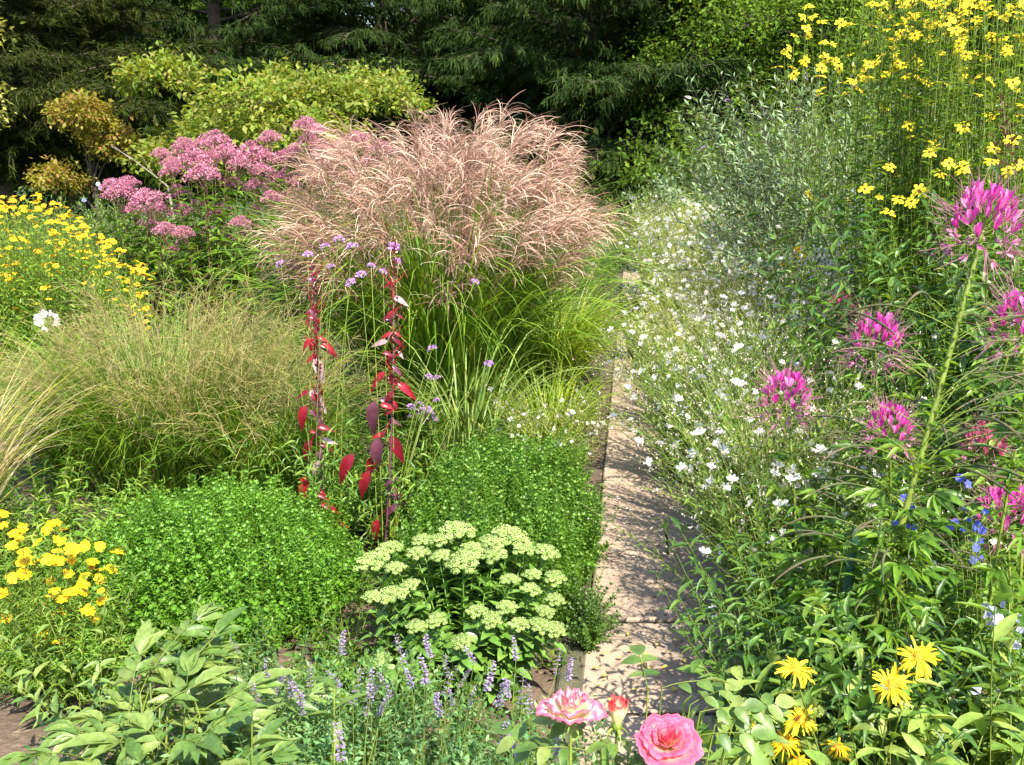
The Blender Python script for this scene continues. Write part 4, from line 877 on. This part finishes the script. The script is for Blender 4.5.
def cleome(label, base, ctrl, tip, head, hr, podt=None, npod=0, nleaf=24, lt=(.1, .8), leaf=1., sr=.007, coral=False, podL=.12, bracts=14, rings=1):
    t = thing('cleome_plant', label, 'flowering plant', tuple(base), 0, 'magenta spider flowers')
    st = bez([[0, 0, 0]], [np.array(ctrl) - base], [np.array(tip) - base], 16)
    a = MB(); tubes(a, st, sr, sr * .5, 7); a.build('stem', M['stem'], t)
    if nleaf:
        tt = np.linspace(lt[0], lt[1], nleaf)[None]; P, T = along(st, tt); P = P[0]; T = T[0]
        ph = np.arange(nleaf) * 2.4 + U(0, 6); rad = np.stack([np.cos(ph), np.sin(ph), 0 * ph], -1)
        d = nrm(rad + T * .25 + np.array([0, 0, .05]) + rng.normal(0, .15, rad.shape)); Rm = frames(d, np.array([[0, 0, 1.]]) * np.ones((nleaf, 1)) + rng.normal(0, .25, rad.shape))
        pieces(t, 'leaf', PLM, P, Rm, leaf * (1.15 - .55 * tt[0]) * U(.8, 1.2, nleaf))
    if bracts:
        b = MB(); leafy(b, st, bracts * 3, lt[1] - .05, .98, .035 * leaf, .3, 60, LANCE, 0, .3); b.build('bract', M['cleo_leaf'], t)
    if npod:
        tt = U(podt[0], podt[1], (1, npod)); P, T = along(st, tt); P = P[0]; T = T[0]; az = U(0, 6.28, npod); az = np.arctan2(np.sin(az) * .8, np.cos(az) * 1.3)
        dd = np.stack([np.cos(az), np.sin(az), U(-.15, .25, npod)], -1)
        pieces(t, 'seed_pod', PODM, P, frames(dd, np.array([[0, 0, 1.]]) * np.ones((npod, 1))), podL * U(.75, 1.2, npod))
    if head is not None:
        pieces(t, 'flower_head', CKM if coral else CHM, (np.array(head) - base)[None], up_frames(1, 0, (np.array([[0, -.12, 1.]]))), hr)
    return t
d = 2.25; tip = at(978, 262, d); hd = at(984, 222, d); b = at(845, 640, d); b[2] = 0; b = b + np.array([-.05, 0, 0])
cleome('tallest magenta spider flower on a leaning stem ringed with seed pods', b, at(905, 520, d), hd - np.array([0, 0, .02]), hd + np.array([0, 0, .0]), 1.12, (.4, .86), 72, 40, (.12, .62), .9, .0105, False, .15, 40)
CL = [('magenta spider flower head standing left of the leaning podded stem', (876, 342), 2.9, 1.0, (872, 560)), ('magenta spider flower head lowest left, standing out from the gaura', (786, 397), 2.95, .95, (800, 600)),
      ('small magenta spider flower head close behind the podded stem', (890, 428), 2.75, .85, (885, 600)), ('magenta spider flower head cut by the right edge of the picture', (1022, 322), 2.6, 1., (1035, 560)), ('magenta spider flower head just right of the blue flowers', (1006, 516), 2.5, 1., (1010, 700))]
for k, (lab, h, d, s, bb) in enumerate(CL):
    hp = at(h[0], h[1], d); b = at(bb[0], bb[1], d); b[2] = 0
    cleome(lab, b, (b + hp) / 2 + np.array([.03, 0, .15]), hp - np.array([0, 0, .02]), hp, s * 1.08, (.6, .93), 11, 18, (.15, .7), 1.0, .0055, False, .1)
hp = at(985, 446, 2.95); b = at(990, 640, 2.95); b[2] = 0
cleome('coral pink spider flower head right of the podded stem', b, (b + hp) / 2, hp - np.array([0, 0, .02]), hp, .95, (.6, .9), 14, 14, (.15, .7), 1., .0055, True, .1)
hp = at(842, 306, 4.6); b = at(850, 400, 4.6); b[2] = 0
cleome('distant pale pink spider flower head among the white gaura', b, (b + hp) / 2, hp - np.array([0, 0, .02]), hp, .8, None, 0, 14, (.15, .8), 1., .005, True)
# leafy, flowerless spider flower shoots filling the right border
FILL = [(690 + 120, 2.75, .72), (800, 3.1, .7), (900, 2.35, .85), (960, 2.5, 1.0), (1010, 2.9, 1.25), (870, 3.1, .95), (940, 3.3, 1.3), (1040, 3.4, 1.5), (830, 2.4, .7), (985, 3.6, 1.45), (815, 2.5, .5)]
for k, (px, d, H) in enumerate(FILL):
    b = foot(px, d); tp = b + np.array([U(-.12, .12), U(-.1, .1), H]); 
    cleome('leafy young spider flower shoot without a bloom in the right border', b, (b + tp) / 2 + rng.normal(0, .03, 3), tp, None, 1, (.7, .97) if H > .9 else None, 8 if H > .9 else 0, 30, (.25, .95), 1.15, .006)['group'] = 'spider flower shoots without bloom'
for k, (px, d, H, lab) in enumerate(((1010, 4.2, 1.55, 'tall dark leafy plant behind the seed pods at right edge'), (930, 4.4, 1.5, 'tall dark leafy plant behind the podded stem'), (895, 4.6, 1.05, 'dark leafy plant behind the left magenta head'), (985, 3.4, 1.1, 'leafy green plant under the coral head'), (1060, 3.6, 1.5, 'tall leafy plant at the very right edge'))):
    t = thing('leafy_perennial', lab, 'plant', tuple(foot(px, d))); herb(t, 42, .3, H, 40, .11, .27, 62, LANCE, 'herb_d' if k in (0, 1, 4) else 'herb', spread=.35, bend=.3, sr=.003)
# brown-red leaves high at the right
t = thing('purple_leaved_plant', 'dusky purple leaved plant near right edge under the daisies', 'plant', tuple(foot(1012, 3.9))); 
tips = np.array([at(x, y, 3.9) for x, y in ((1003, 100), (1010, 124), (994, 138))]) - np.array(foot(1012, 3.9)); pts = stems_to(np.zeros(3), tips, 8)
stems_and_leaves(t, pts, 12, .86, 1, .06, .35, 60, LANCE, 'dusky', 'pye_stem', .003, .2)
# green stake
mb = MB(); a = at(855, 532, 2.35); b = at(848, 700, 2.35); b2 = b + (b - a) * 1.6; b2[2] = max(b2[2], -.05)
b2 = np.array([a[0] + (b[0] - a[0]) * a[2] / max(a[2] - b[2], .01) * .9, a[1], -.05]); tubes(mb, bez([b2], [(a + b2) / 2], [a], 8), .0105, .0105, 8)
lumpy(mb, a, (.0105, .0105, .012), 0, 8, 5, 0, .5)
tag(mb.build('garden_stake', M['stake']), 'dark green round plant stake behind the ragged yellow flowers', 'stake')
# blue and pale flowers at the right
def five(r, W):
    mb = MB(); a = np.arange(5) * 2 * np.pi / 5; d = np.stack([np.cos(a), np.sin(a), .15 + 0 * a], -1); stamp(mb, *PETAL, d * .001, frames(d, np.array([[0, 0, 1.]]) * np.ones((5, 1))), np.array([[W, r, r]]) * np.ones((5, 1)), 0, U(0, 1, 5)); return mb
FB = [five(.009, .0085).mesh('flower', M['blue'])]; FP = [five(.011, .012).mesh('flower', M['pblue'])]
def spray_plant(name, label, px, d, spots, metas, leaf, mat, sc, jit=0):
    loc = foot(px, d); t = thing(name, label, 'flowering plant', tuple(loc)); tips = np.array([at(x, y, d + U(-.05, .05)) for x, y in spots]) - loc
    pts = stems_to(np.zeros(3), tips, 8); stems_and_leaves(t, pts, 14, .2, .9, leaf, .3, 60, LANCE, mat, 'stem', .0016, .4, 3)
    toc = nrm(CAM - (tips + loc)); pieces(t, 'flower', metas, tips, up_frames(len(tips), 0, toc + rng.normal(0, .45, tips.shape)), U(.75, 1.2, len(tips)) * sc)
bs = [(958, 497), (965, 507), (972, 515), (978, 523), (955, 522), (963, 530), (970, 537), (976, 548), (980, 557), (973, 560), (950, 527), (985, 512), (968, 484), (960, 478), (982, 530), (974, 528), (968, 520), (979, 541)]
spray_plant('blue_larkspur', 'larkspur with a bright blue flower cluster at right', 968, 2.3, bs, FB, .06, 'herb', 1.)
spray_plant('blue_larkspur', 'larkspur with a few scattered blue flowers behind the stake', 905, 2.3, [(904, 498), (911, 507), (908, 528), (895, 523), (880, 538), (913, 528)], FB, .06, 'herb', 1.)
ps = [(985, 605), (992, 612), (999, 620), (1006, 628), (1012, 634), (1008, 641), (1015, 645), (1020, 630), (990, 625), (1003, 604), (996, 635), (1018, 618), (986, 615), (1002, 690), (986, 700), (1010, 700), (976, 690)]
spray_plant('pale_phlox', 'pale lilac blue phlox cluster at the lower right edge', 1000, 2.2, ps, FP, .06, 'inula', 1.)
# back left odds and ends
spray_plant('blue_agapanthus', 'violet blue flowers peeping left of the pink heads', 106, 9.2, [(104, 182), (100, 188), (108, 186), (112, 180), (84, 200), (127, 179), (98, 184)], FP, .1, 'pani', 1.6)
FW = [tiny_head(.03, 60, None, .02).mesh('flower', [M['white'], M['herb']])]
spray_plant('white_daisy', 'single fluffy white bloom in front of the yellow daisies', 47, 5.9, [(47, 321)], FW, .06, 'helleaf', 1.3)
for k, (px, d, H, m, lab) in enumerate(((130, 12, .9, 'grey', 'soft grey green foliage left of the pink flower heads'), (60, 11, .95, 'pani', 'soft green foliage behind the left yellow daisies'), (15, 10, 1.15, 'herb', 'leafy green plant rising behind the yellow daisies at left edge'), (30, 8.4, 1.15, 'helleaf', 'light green foliage between the yellow daisies and yew'), (-20, 7.6, 1.1, 'helleaf', 'light green foliage at the left edge above the daisies'), (185, 10.5, 1.0, 'herb_d', 'dark foliage under the orange maple'), (300, 10.5, 1.3, 'herb_d', 'dark foliage behind the right pink heads'))):
    bush('border_perennial', lab, px, d, 120, .5, H, 34, .09, .2, m, .6, .5, cat='plant')
# ------------------------------------------------------------------ foreground: catmint
def spike_mesh():
    mb = MB(); st = arcs(np.zeros((1, 3)), [0.], [.07], [1.5], [.25], 7); tubes(mb, st, .0012, .0008, 3, 1)
    for t in (0, .16, .34, .5, .64, .76, .87, .97):
        P, T = along(st, np.array([[t]])); n = int(13 - 7 * t); a = U(0, 6.28, n); d = np.stack([np.cos(a), np.sin(a), U(-.1, .6, n)], -1)
        stamp(mb, *PETAL, P[0] + d * .002, frames(d, np.array([[0, 0, 1.]]) * np.ones((n, 1)) + rng.normal(0, .3, (n, 3))), np.stack([np.full(n, .004), np.full(n, .0085 - .004 * t) * U(.5, 1.3, n), np.full(n, .008)], -1), 0)
    return mb
SPK = [spike_mesh() for _ in range(3)]; SPKM = meshes('flower_spike', SPK, [M['catp'], M['stem']])
def catmint(label, px, d, spots, n=60, r=.2, H=.5):
    loc = foot(px, d); t = thing('catmint', label, 'flowering plant', tuple(loc), 0, 'catmint in the foreground')
    pts = herb(t, n * 4, r * 1.3, H, 44, .03, .46, 62, KITE, 'cat_leaf', 'stem', .8, .6, .2, 1., .3, .0012, pairs=True)
    tips = np.array([at(x, y + 14, d + U(-.12, .12)) for x, y in spots]) - loc
    s2 = stems_to(np.zeros(3), tips, 8); a = MB(); tubes(a, s2, .0014, .001, 3); leafy(a, s2, 16, .3, .93, .026, .5, 60, KITE, 1, .4, pairs=True); a.build('flower_stalk', [M['stem'], M['cat_leaf']], t)
    pieces(t, 'flower_spike', SPKM, tips, up_frames(len(tips), .2), U(.6, 1.05, len(tips)))
catmint('catmint with one tall lilac spike rising against the mound', 262, 2.3, [(239, 640), (268, 662), (283, 668), (301, 690), (292, 682), (311, 672), (276, 680), (258, 690), (303, 700), (315, 690)], 60, .2, .5)
catmint('catmint with short lilac spikes in the middle foreground', 350, 2.15, [(343, 640), (340, 672), (353, 690), (370, 684), (390, 682), (403, 648), (365, 700), (380, 700)], 70, .22, .5)
catmint('catmint with lilac spikes before the sedum', 440, 2.1, [(431, 642), (449, 662), (474, 648), (460, 672), (445, 680), (453, 690), (440, 700), (425, 668), (412, 672), (487, 676), (470, 690)], 80, .24, .46)
catmint('catmint reaching to the left rose', 520, 2.05, [(516, 645), (509, 682), (522, 690), (530, 700), (498, 690), (568, 665), (556, 660)], 70, .2, .4)
catmint('catmint at the bottom edge in front', 400, 1.75, [(500, 735), (520, 742), (556, 738), (340, 745)], 110, .3, .5)
# ------------------------------------------------------------------ peony foliage, lower left
def peony_leaf():
    mb = MB(); st = bez([[0, 0, 0]], [[0, .1, .04]], [[0, .2, .02]], 6); tubes(mb, st, .0022, .0014, 4, 1)
    for (y, an, s) in ((.2, 0, 1.1), (.19, .6, .9), (.19, -.6, .9), (.13, 1.1, .8), (.13, -1.1, .8), (.145, .75, .7), (.145, -.75, .7), (.2, .3, .75), (.2, -.3, .75)):
        L = .1 * s * U(.85, 1.15); d_ = np.array([[math.sin(an), math.cos(an), U(-.25, .1)]]); stamp(mb, *OVAL, np.array([[0, y, .02]]), frames(d_, np.array([[0, 0, 1.]]) + rng.normal(0, .25, (1, 3))), np.array([[L * .36, L, L * 1.1]]), 2 if U(0, 1) < .018 else 0, U(0, 1, 1))
    return mb
PEP = [peony_leaf() for _ in range(5)]; PEM = meshes('leaf', PEP, [M['peony'], M['stem'], M['brownl']])
def compound(name, label, px, d, H, n, r, sc, metas, cat='plant', zlo=.35, tiltz=.15, tips=None, sr=.004):
    loc = foot(px, d); t = thing(name, label, cat, tuple(loc))
    if tips is None:
        tp = disc_pts(n, r); tp[:, 2] = H * (zlo + (1 - zlo) * U(0, 1, n)) * (1 - .25 * np.hypot(tp[:, 0], tp[:, 1]) / r)
    else: tp = np.array(tips) - loc; n = len(tp)
    pts = bez(tp * np.array([.15, .15, 0]), tp * np.array([.4, .4, .7]), tp, 7); a = MB(); tubes(a, pts, sr, sr * .6, 5); a.build('stem_bundle', M['stem'], t)
    out = nrm(tp * np.array([1, 1, 0]) + rng.normal(0, .1, tp.shape) * np.array([1, 1, 0])); k = 4
    P = np.repeat(tp, k, 0) * (1 - np.tile(np.arange(k) * .09, n))[:, None]; a0 = np.repeat(np.arctan2(out[:, 1], out[:, 0]), k) + np.tile(np.linspace(-1.4, 1.4, k), n) * U(.5, 1, n * k) + rng.normal(0, .3, n * k)
    dd = np.stack([np.cos(a0), np.sin(a0), tiltz + rng.normal(0, .25, n * k)], -1)
    pieces(t, 'leaf', metas, P, frames(dd, np.array([[0, 0, 1.]]) + rng.normal(0, .2, (n * k, 3))), U(.75, 1.15, n * k) * sc)
    return t
pt = [at(x, y + 26, d) for x, y, d in ((140, 668, 2.25), (150, 690, 2.2), (185, 700, 2.2), (120, 715, 2.15), (170, 720, 2.1), (210, 720, 2.15), (90, 735, 2.1), (140, 745, 2.), (190, 748, 2.05), (235, 740, 2.1), (170, 655, 2.3), (150, 648, 2.3), (160, 672, 2.28), (128, 700, 2.2), (200, 690, 2.25), (175, 742, 2.05), (225, 752, 2.), (110, 755, 2.0), (215, 765, 1.95), (260, 770, 2.0), (160, 775, 1.95), (240, 705, 2.25))]
compound('peony_bush', 'broad leaved peony bush with scorched tips at bottom left', 165, 2.2, .7, 0, .3, .82, PEM, 'shrub', tips=pt)
def lance_shoot(label, px, d, top, n=11):
    loc = foot(px, d); t = thing('leafy_shoot', label, 'plant', tuple(loc)); tp = at(*top, d) - loc; st = bez([[0, 0, 0]], [tp * .5], [tp], 8); stems_and_leaves(t, st, n, .55, 1, .085, .27, 62, LANCE, 'peony', 'stem', .0032, .1)
lance_shoot('upright leafy shoot with narrow leaves in front of the catmint', 252, 1.75, (252, 708)); lance_shoot('leafy shoot at the bottom edge right of the narrow leaved one', 336, 1.75, (334, 688))
t = thing('young_perennial', 'light green leafy plant between tickseed and mound', 'plant', tuple(foot(88, 2.95))); herb(t, 16, .1, .42, 16, .07, .35, 65, LANCE, 'peony', spread=.6, bend=.5)
# ------------------------------------------------------------------ ragged yellow flowers and pale leaves, lower right
def ragged(n=44, L=.033, old=False):
    mb = MB(); a = U(0, 6.28, n); d = np.stack([np.cos(a), np.sin(a), U(-.25, .35, n)], -1); az = a
    P = np.stack([np.cos(a) * .009, np.sin(a) * .009, U(-.002, .003, n)], -1)
    pts = arcs(P, az, U(.7, 1.1, n) * L, U(.0, .6, n) - (.4 if old else 0), U(.4, 2.4, n), 6, 1.2, .2)
    blades(mb, pts, U(.003, .005, n), 0, None, np.array([.6, 1, 1, 1, .9, .6]), .6)
    n = 90; dd = randdirs(n, .0); stamp(mb, *KITE, dd * np.array([.012, .012, .006]), frames(dd, randdirs(n)), np.stack([np.full(n, .002), np.full(n, .004), np.full(n, .002)], -1), 1)
    lumpy(mb, (0, 0, 0), (.0115, .0115, .0055), 1, 10, 5, .04, .3); lumpy(mb, (0, 0, -.006), (.0105, .0105, .008), 2, 10, 5, .06, .5)
    return mb
def split(mb, keep):
    out = MB(); nv = 0
    for V, Fc, m, r, sm in zip(mb.v, mb.f, mb.m, mb.r, mb.sm):
        if int(m[0]) in keep: out.add(V, Fc - nv, int(m[0]), r)
        nv += len(V)
    return out
loc = foot(850, 2.05); t = thing('yellow_inula', 'ragged yellow petalled flowers over pale broad leaves at lower right', 'flowering plant', tuple(loc))
bl = [(795, 670, .98, 0, .2), (919, 658, 1.02, 0, .9), (892, 686, 1.05, 0, .7), (800, 720, .92, 0, .5), (785, 744, .8, 1, .9), (838, 747, .72, 1, .3), (800, 760, .6, 1, .2), (745, 722, .6, 1, 0)]
for x, y, s, old, face in bl:
    rg = ragged(50, .036, bool(old)); mts = [M['yel2'] if not old else M['yel'], M['odisc'], M['sed_leaf']]; m = split(rg, (0, 2)).mesh('flower', mts)
    p = at(x, y, 1.98) - loc; toc = nrm(CAM - (p + loc)); z = nrm(np.array([[0, 0, 1.]]) + toc * face * 1.6 + rng.normal(0, .12, (1, 3)))
    pieces(t, 'flower', [m], p[None], up_frames(1, 0, z), s * 1.05); split(rg, (1,)).build('disc', mts, t.children[-1])
tips = np.array([at(x, y + 5, 1.99) for x, y, s, o_, f_ in bl]) - loc
a = MB(); bs_ = stems_to(np.zeros(3), tips, 9, .55, .04); tubes(a, bs_, .0028, .0018, 5); a.build('flower_stalk', M['stem'], t)
b_ = MB(); leafy(b_, bs_, 9, .45, .96, .085, .33, 62, OVAL, 0, .3); 
b_.build('foliage', M['inula'], t)
def broad_clump(label, px, d, n, r, H, leaf, mat='inula', K=14):
    t = thing('broad_leaved_clump', label, 'plant', tuple(foot(px, d))); herb(t, int(n * 1.8), r * 1.1, H, K, leaf * 1.12, .38, 66, OVAL, mat, spread=.6, bend=.5, t0=.35, sr=.003, jit=.35)
broad_clump('pale broad leaved clump under the right yellow flowers', 915, 2.0, 26, .16, .68, .1)
broad_clump('pale broad leaved clump at the bottom right corner', 990, 1.9, 26, .18, .78, .1)
broad_clump('pale broad leaved clump by the left ragged flowers', 822, 2.15, 18, .12, .48, .1)
broad_clump('pale leaved clump beneath the pale phlox', 975, 2.35, 26, .18, .68, .09)
for k, (px, d, n, H, lab) in enumerate(((800, 2.6, 64, .8, 'dark leafy herb at the near right edge of the paving'), (825, 2.4, 55, .78, 'dark leafy herb behind the ragged yellow flowers'))):
    t = thing('leafy_herb', lab, 'plant', tuple(foot(px, d))); herb(t, n, .1, H, 34, .07, .26, 60, LANCE, 'herb_d', spread=.35, bend=.3)
broad_clump('green broad leaved clump right of the pink rose', 742, 2.0, 8, .08, .42, .09, 'peony')
broad_clump('broad leaved clump at bottom edge beside the orange tinged flowers', 900, 1.7, 14, .12, .48, .09)
# ------------------------------------------------------------------ roses
def petal_surf(mb, R, h, az, width, open_, curl, rz0, n=15, m=10, mat=0):
    """one cupped petal: grows from the centre, opens outwards, rim curls back"""
    V = []; r = []
    ph = U(0, 6.28); 
    for i in range(m):
        t = i / (m - 1)
        for j in range(n):
            s = (j / (n - 1) - .5) * 2
            top = 1 - .10 * s * s - .12 * abs(s) ** 4; tt = t * top
            rad = R * (.18 + open_ * math.sin(tt * 1.4) * .95) + curl * max(0, tt - .72) * R * 2.2
            zz = h * (tt - open_ * .35 * tt * tt) - curl * max(0, tt - .75) ** 2 * h * 2.2
            wv = width * math.sin(min(1, tt * 1.35 + .12) * 1.57) ** .8
            ang = az + s * wv; rr = rad * (1 + (.05 * math.sin(s * 5 + ph) + .035 * math.sin(s * 13 + ph * 3)) * tt) ; zz2 = zz + h * (.07 * math.sin(s * 6 + ph * 2) + .035 * math.sin(s * 15 + ph)) * tt * tt
            V.append([rr * math.cos(ang), rr * math.sin(ang), zz2 + rz0]); r.append(min(1, max(0, .05 + .9 * tt ** 1.5 + .12 * abs(s) ** 2)))
    q = [[i * n + j, i * n + j + 1, (i + 1) * n + j + 1, (i + 1) * n + j] for i in range(m - 1) for j in range(n - 1)]
    mb.add(V, q, mat, np.array(r))
def bloom(R, h, layers):
    parts = []
    for (k, rf, hf, wd, op, cu, off) in layers:
        for j in range(k):
            mb = MB(); petal_surf(mb, R * rf, h * hf * U(.92, 1.06), j * 2 * math.pi / k + off + U(-.15, .15), wd, op * U(.9, 1.1), cu * U(.7, 1.3), 0); parts.append(mb)
    return parts
LAY = [(3, .22, .82, 1.5, .55, .0, 0), (4, .38, .9, 1.2, .6, .05, .5), (5, .55, .95, 1.0, .7, .15, .2), (6, .75, .95, .85, .85, .3, .8), (6, .95, .85, .8, 1.05, .5, .3), (6, 1.08, .62, .78, 1.3, .6, .9)]
BUD = [(2, .45, 1.1, 1.7, .4, -.1, 0), (3, .6, 1.08, 1.4, .46, -.1, .6), (4, .72, 1., 1.1, .56, -.12, .1)]
loc = foot(612, 1.62); t = thing('rose_bush', 'rose bush with two pink and yellow blooms and a bud at bottom', 'rose bush', tuple(loc))
RD = 1.58
ends = []
for lab, x, y, R, h, lay, z in (('creamy pink rose bloom, open and seen from the side', 571, 722, .027, .066, LAY, (.0, .12, 1.)), ('red and cream rose bud', 617, 726, .034, .05, BUD, (.05, .2, 1.)), ('deep pink rose bloom facing the camera', 668, 746, .027, .042, LAY, (-.12, -.35, 1.))):
    dd = RD if x < 650 else 1.52; p = at(x, y, dd) - loc
    parts = bloom(R, h, lay); allm = MB(); 
    for q in parts:
        for V_, F_q, m_, r_, s_ in zip(q.v, q.f, q.m, q.r, q.sm): allm.add(V_, F_q, 0, r_)
    cal = MB(); lumpy(cal, (0, 0, .0), (R * .26, R * .26, R * .3), 0, 10, 6, .02, .4)
    k = 5; a_ = np.arange(k) * 1.257; sd = np.stack([np.cos(a_), np.sin(a_), np.full(k, -.5)], -1); stamp(cal, *LANCE, sd * .004, frames(sd, np.array([[0, 0, 1.]]) * np.ones((k, 1))), np.array([[.006, .022, .02]]) * np.ones((k, 1)), 0)
    o = allm.build('bloom' if lay is LAY else 'bud', [M[{571: 'rose', 617: 'rose_b', 668: 'rose_p'}[x]]], t); o['label'] = lab; cal.build('calyx', [M['stem']], o)
    zz = nrm(np.array([z])); Rm = up_frames(1, 0, zz)[0]; Mx = np.eye(4); Mx[:3, :3] = Rm; Mx[:3, 3] = p; o.matrix_local = Matrix(Mx.tolist()); ends.append(p - zz[0] * .006)
ends = np.array(ends); b0 = np.array([[-.05, 0, 0], [0, 0, 0], [.06, .02, 0]]); bb = b0 * .3 + ends * np.array([.9, .9, .25]); mid = ends * np.array([1, 1, .8]); mid[:, 2] = ends[:, 2] - .16
st = bez(b0, bb * 1. + np.array([0, 0, .1]), mid, 8); st2 = bez(mid, mid * .5 + ends * .5, ends, 6)
a = MB(); tubes(a, st, .0045, .003, 6); tubes(a, st2, .003, .0022, 6); a.build('stem_bundle', M['stem'], t)
def rose_leaf():
    mb = MB(); tubes(mb, bez([[0, 0, 0]], [[0, .04, .01]], [[0, .09, 0]], 5), .0012, .001, 3, 1)
    for (y, an, s) in ((.085, 0, 1.1), (.07, 1.15, .9), (.07, -1.15, .9), (.035, 1.2, .75), (.035, -1.2, .75)):
        L = .045 * s; stamp(mb, *OVAL, np.array([[0, y, .002]]), frames(np.array([[math.sin(an), math.cos(an), -.1]]), np.array([[0, 0, 1.]]) + rng.normal(0, .15, (1, 3))), np.array([[L * .6, L, L]]), 0, U(0, 1, 1))
    return mb
RLM = meshes('leaf', [rose_leaf() for _ in range(4)], [M['peony'], M['stem']])
lp = []; ld = []
for x, y, ax in ((648, 690, 1.6), (662, 688, .2), (700, 712, .1), (690, 705, .8), (640, 740, -2.4), (600, 735, 2.6), (585, 750, 3.3), (628, 742, 0.), (700, 735, -.2), (715, 725, .4), (620, 755, -1.2), (735, 715, .5), (600, 760, -.8), (725, 745, 0.), (545, 765, 2.)):
    lp.append(at(x, y, 1.6) - loc); ld.append([math.cos(ax), .5 * math.sin(ax), .1])
pieces(t, 'leaf', RLM, np.array(lp), frames(np.array(ld), np.array([[0, -.2, 1.]]) + rng.normal(0, .2, (len(lp), 3))), U(.75, 1.05, len(lp)))
tw = np.array(lp); a = MB(); tubes(a, bez(st[2][4] * .5 + st[1][4] * .5 + tw * 0, tw * .7 + np.array([0, 0, -.02]), tw, 6), .0018, .0012, 4); a.build('twig_bundle', M['stem'], t)
# white butterfly over the dark trees
mb = MB(); w_ = np.array([[0, -.01, 0], [.022, .02, .014], [.034, .002, .02], [.02, -.014, .012], [.004, -.02, .002]]); mb.add(w_, [[0, 1, 2, 3, 4]], 0, .9); mb.add(w_ * np.array([-1, 1, 1]), [[0, 4, 3, 2, 1]], 0, .9); 
body = MB(); tubes(body, np.array([[0, -.014, 0], [0, 0, .001], [0, .012, .001]]), .002, .0014, 6)
t = thing('butterfly', 'white butterfly in flight before the dark trees', 'butterfly', tuple(at(688, 99, 6.3)), 1.2); 
for sx in (1, -1):
    q = MB(); q.add(w_ * np.array([sx, 1, 1]), [[0, 1, 2, 3, 4]][::1], 0, .9); q.build('wing', M['white'], t)
body.build('body', M['bark'], t)
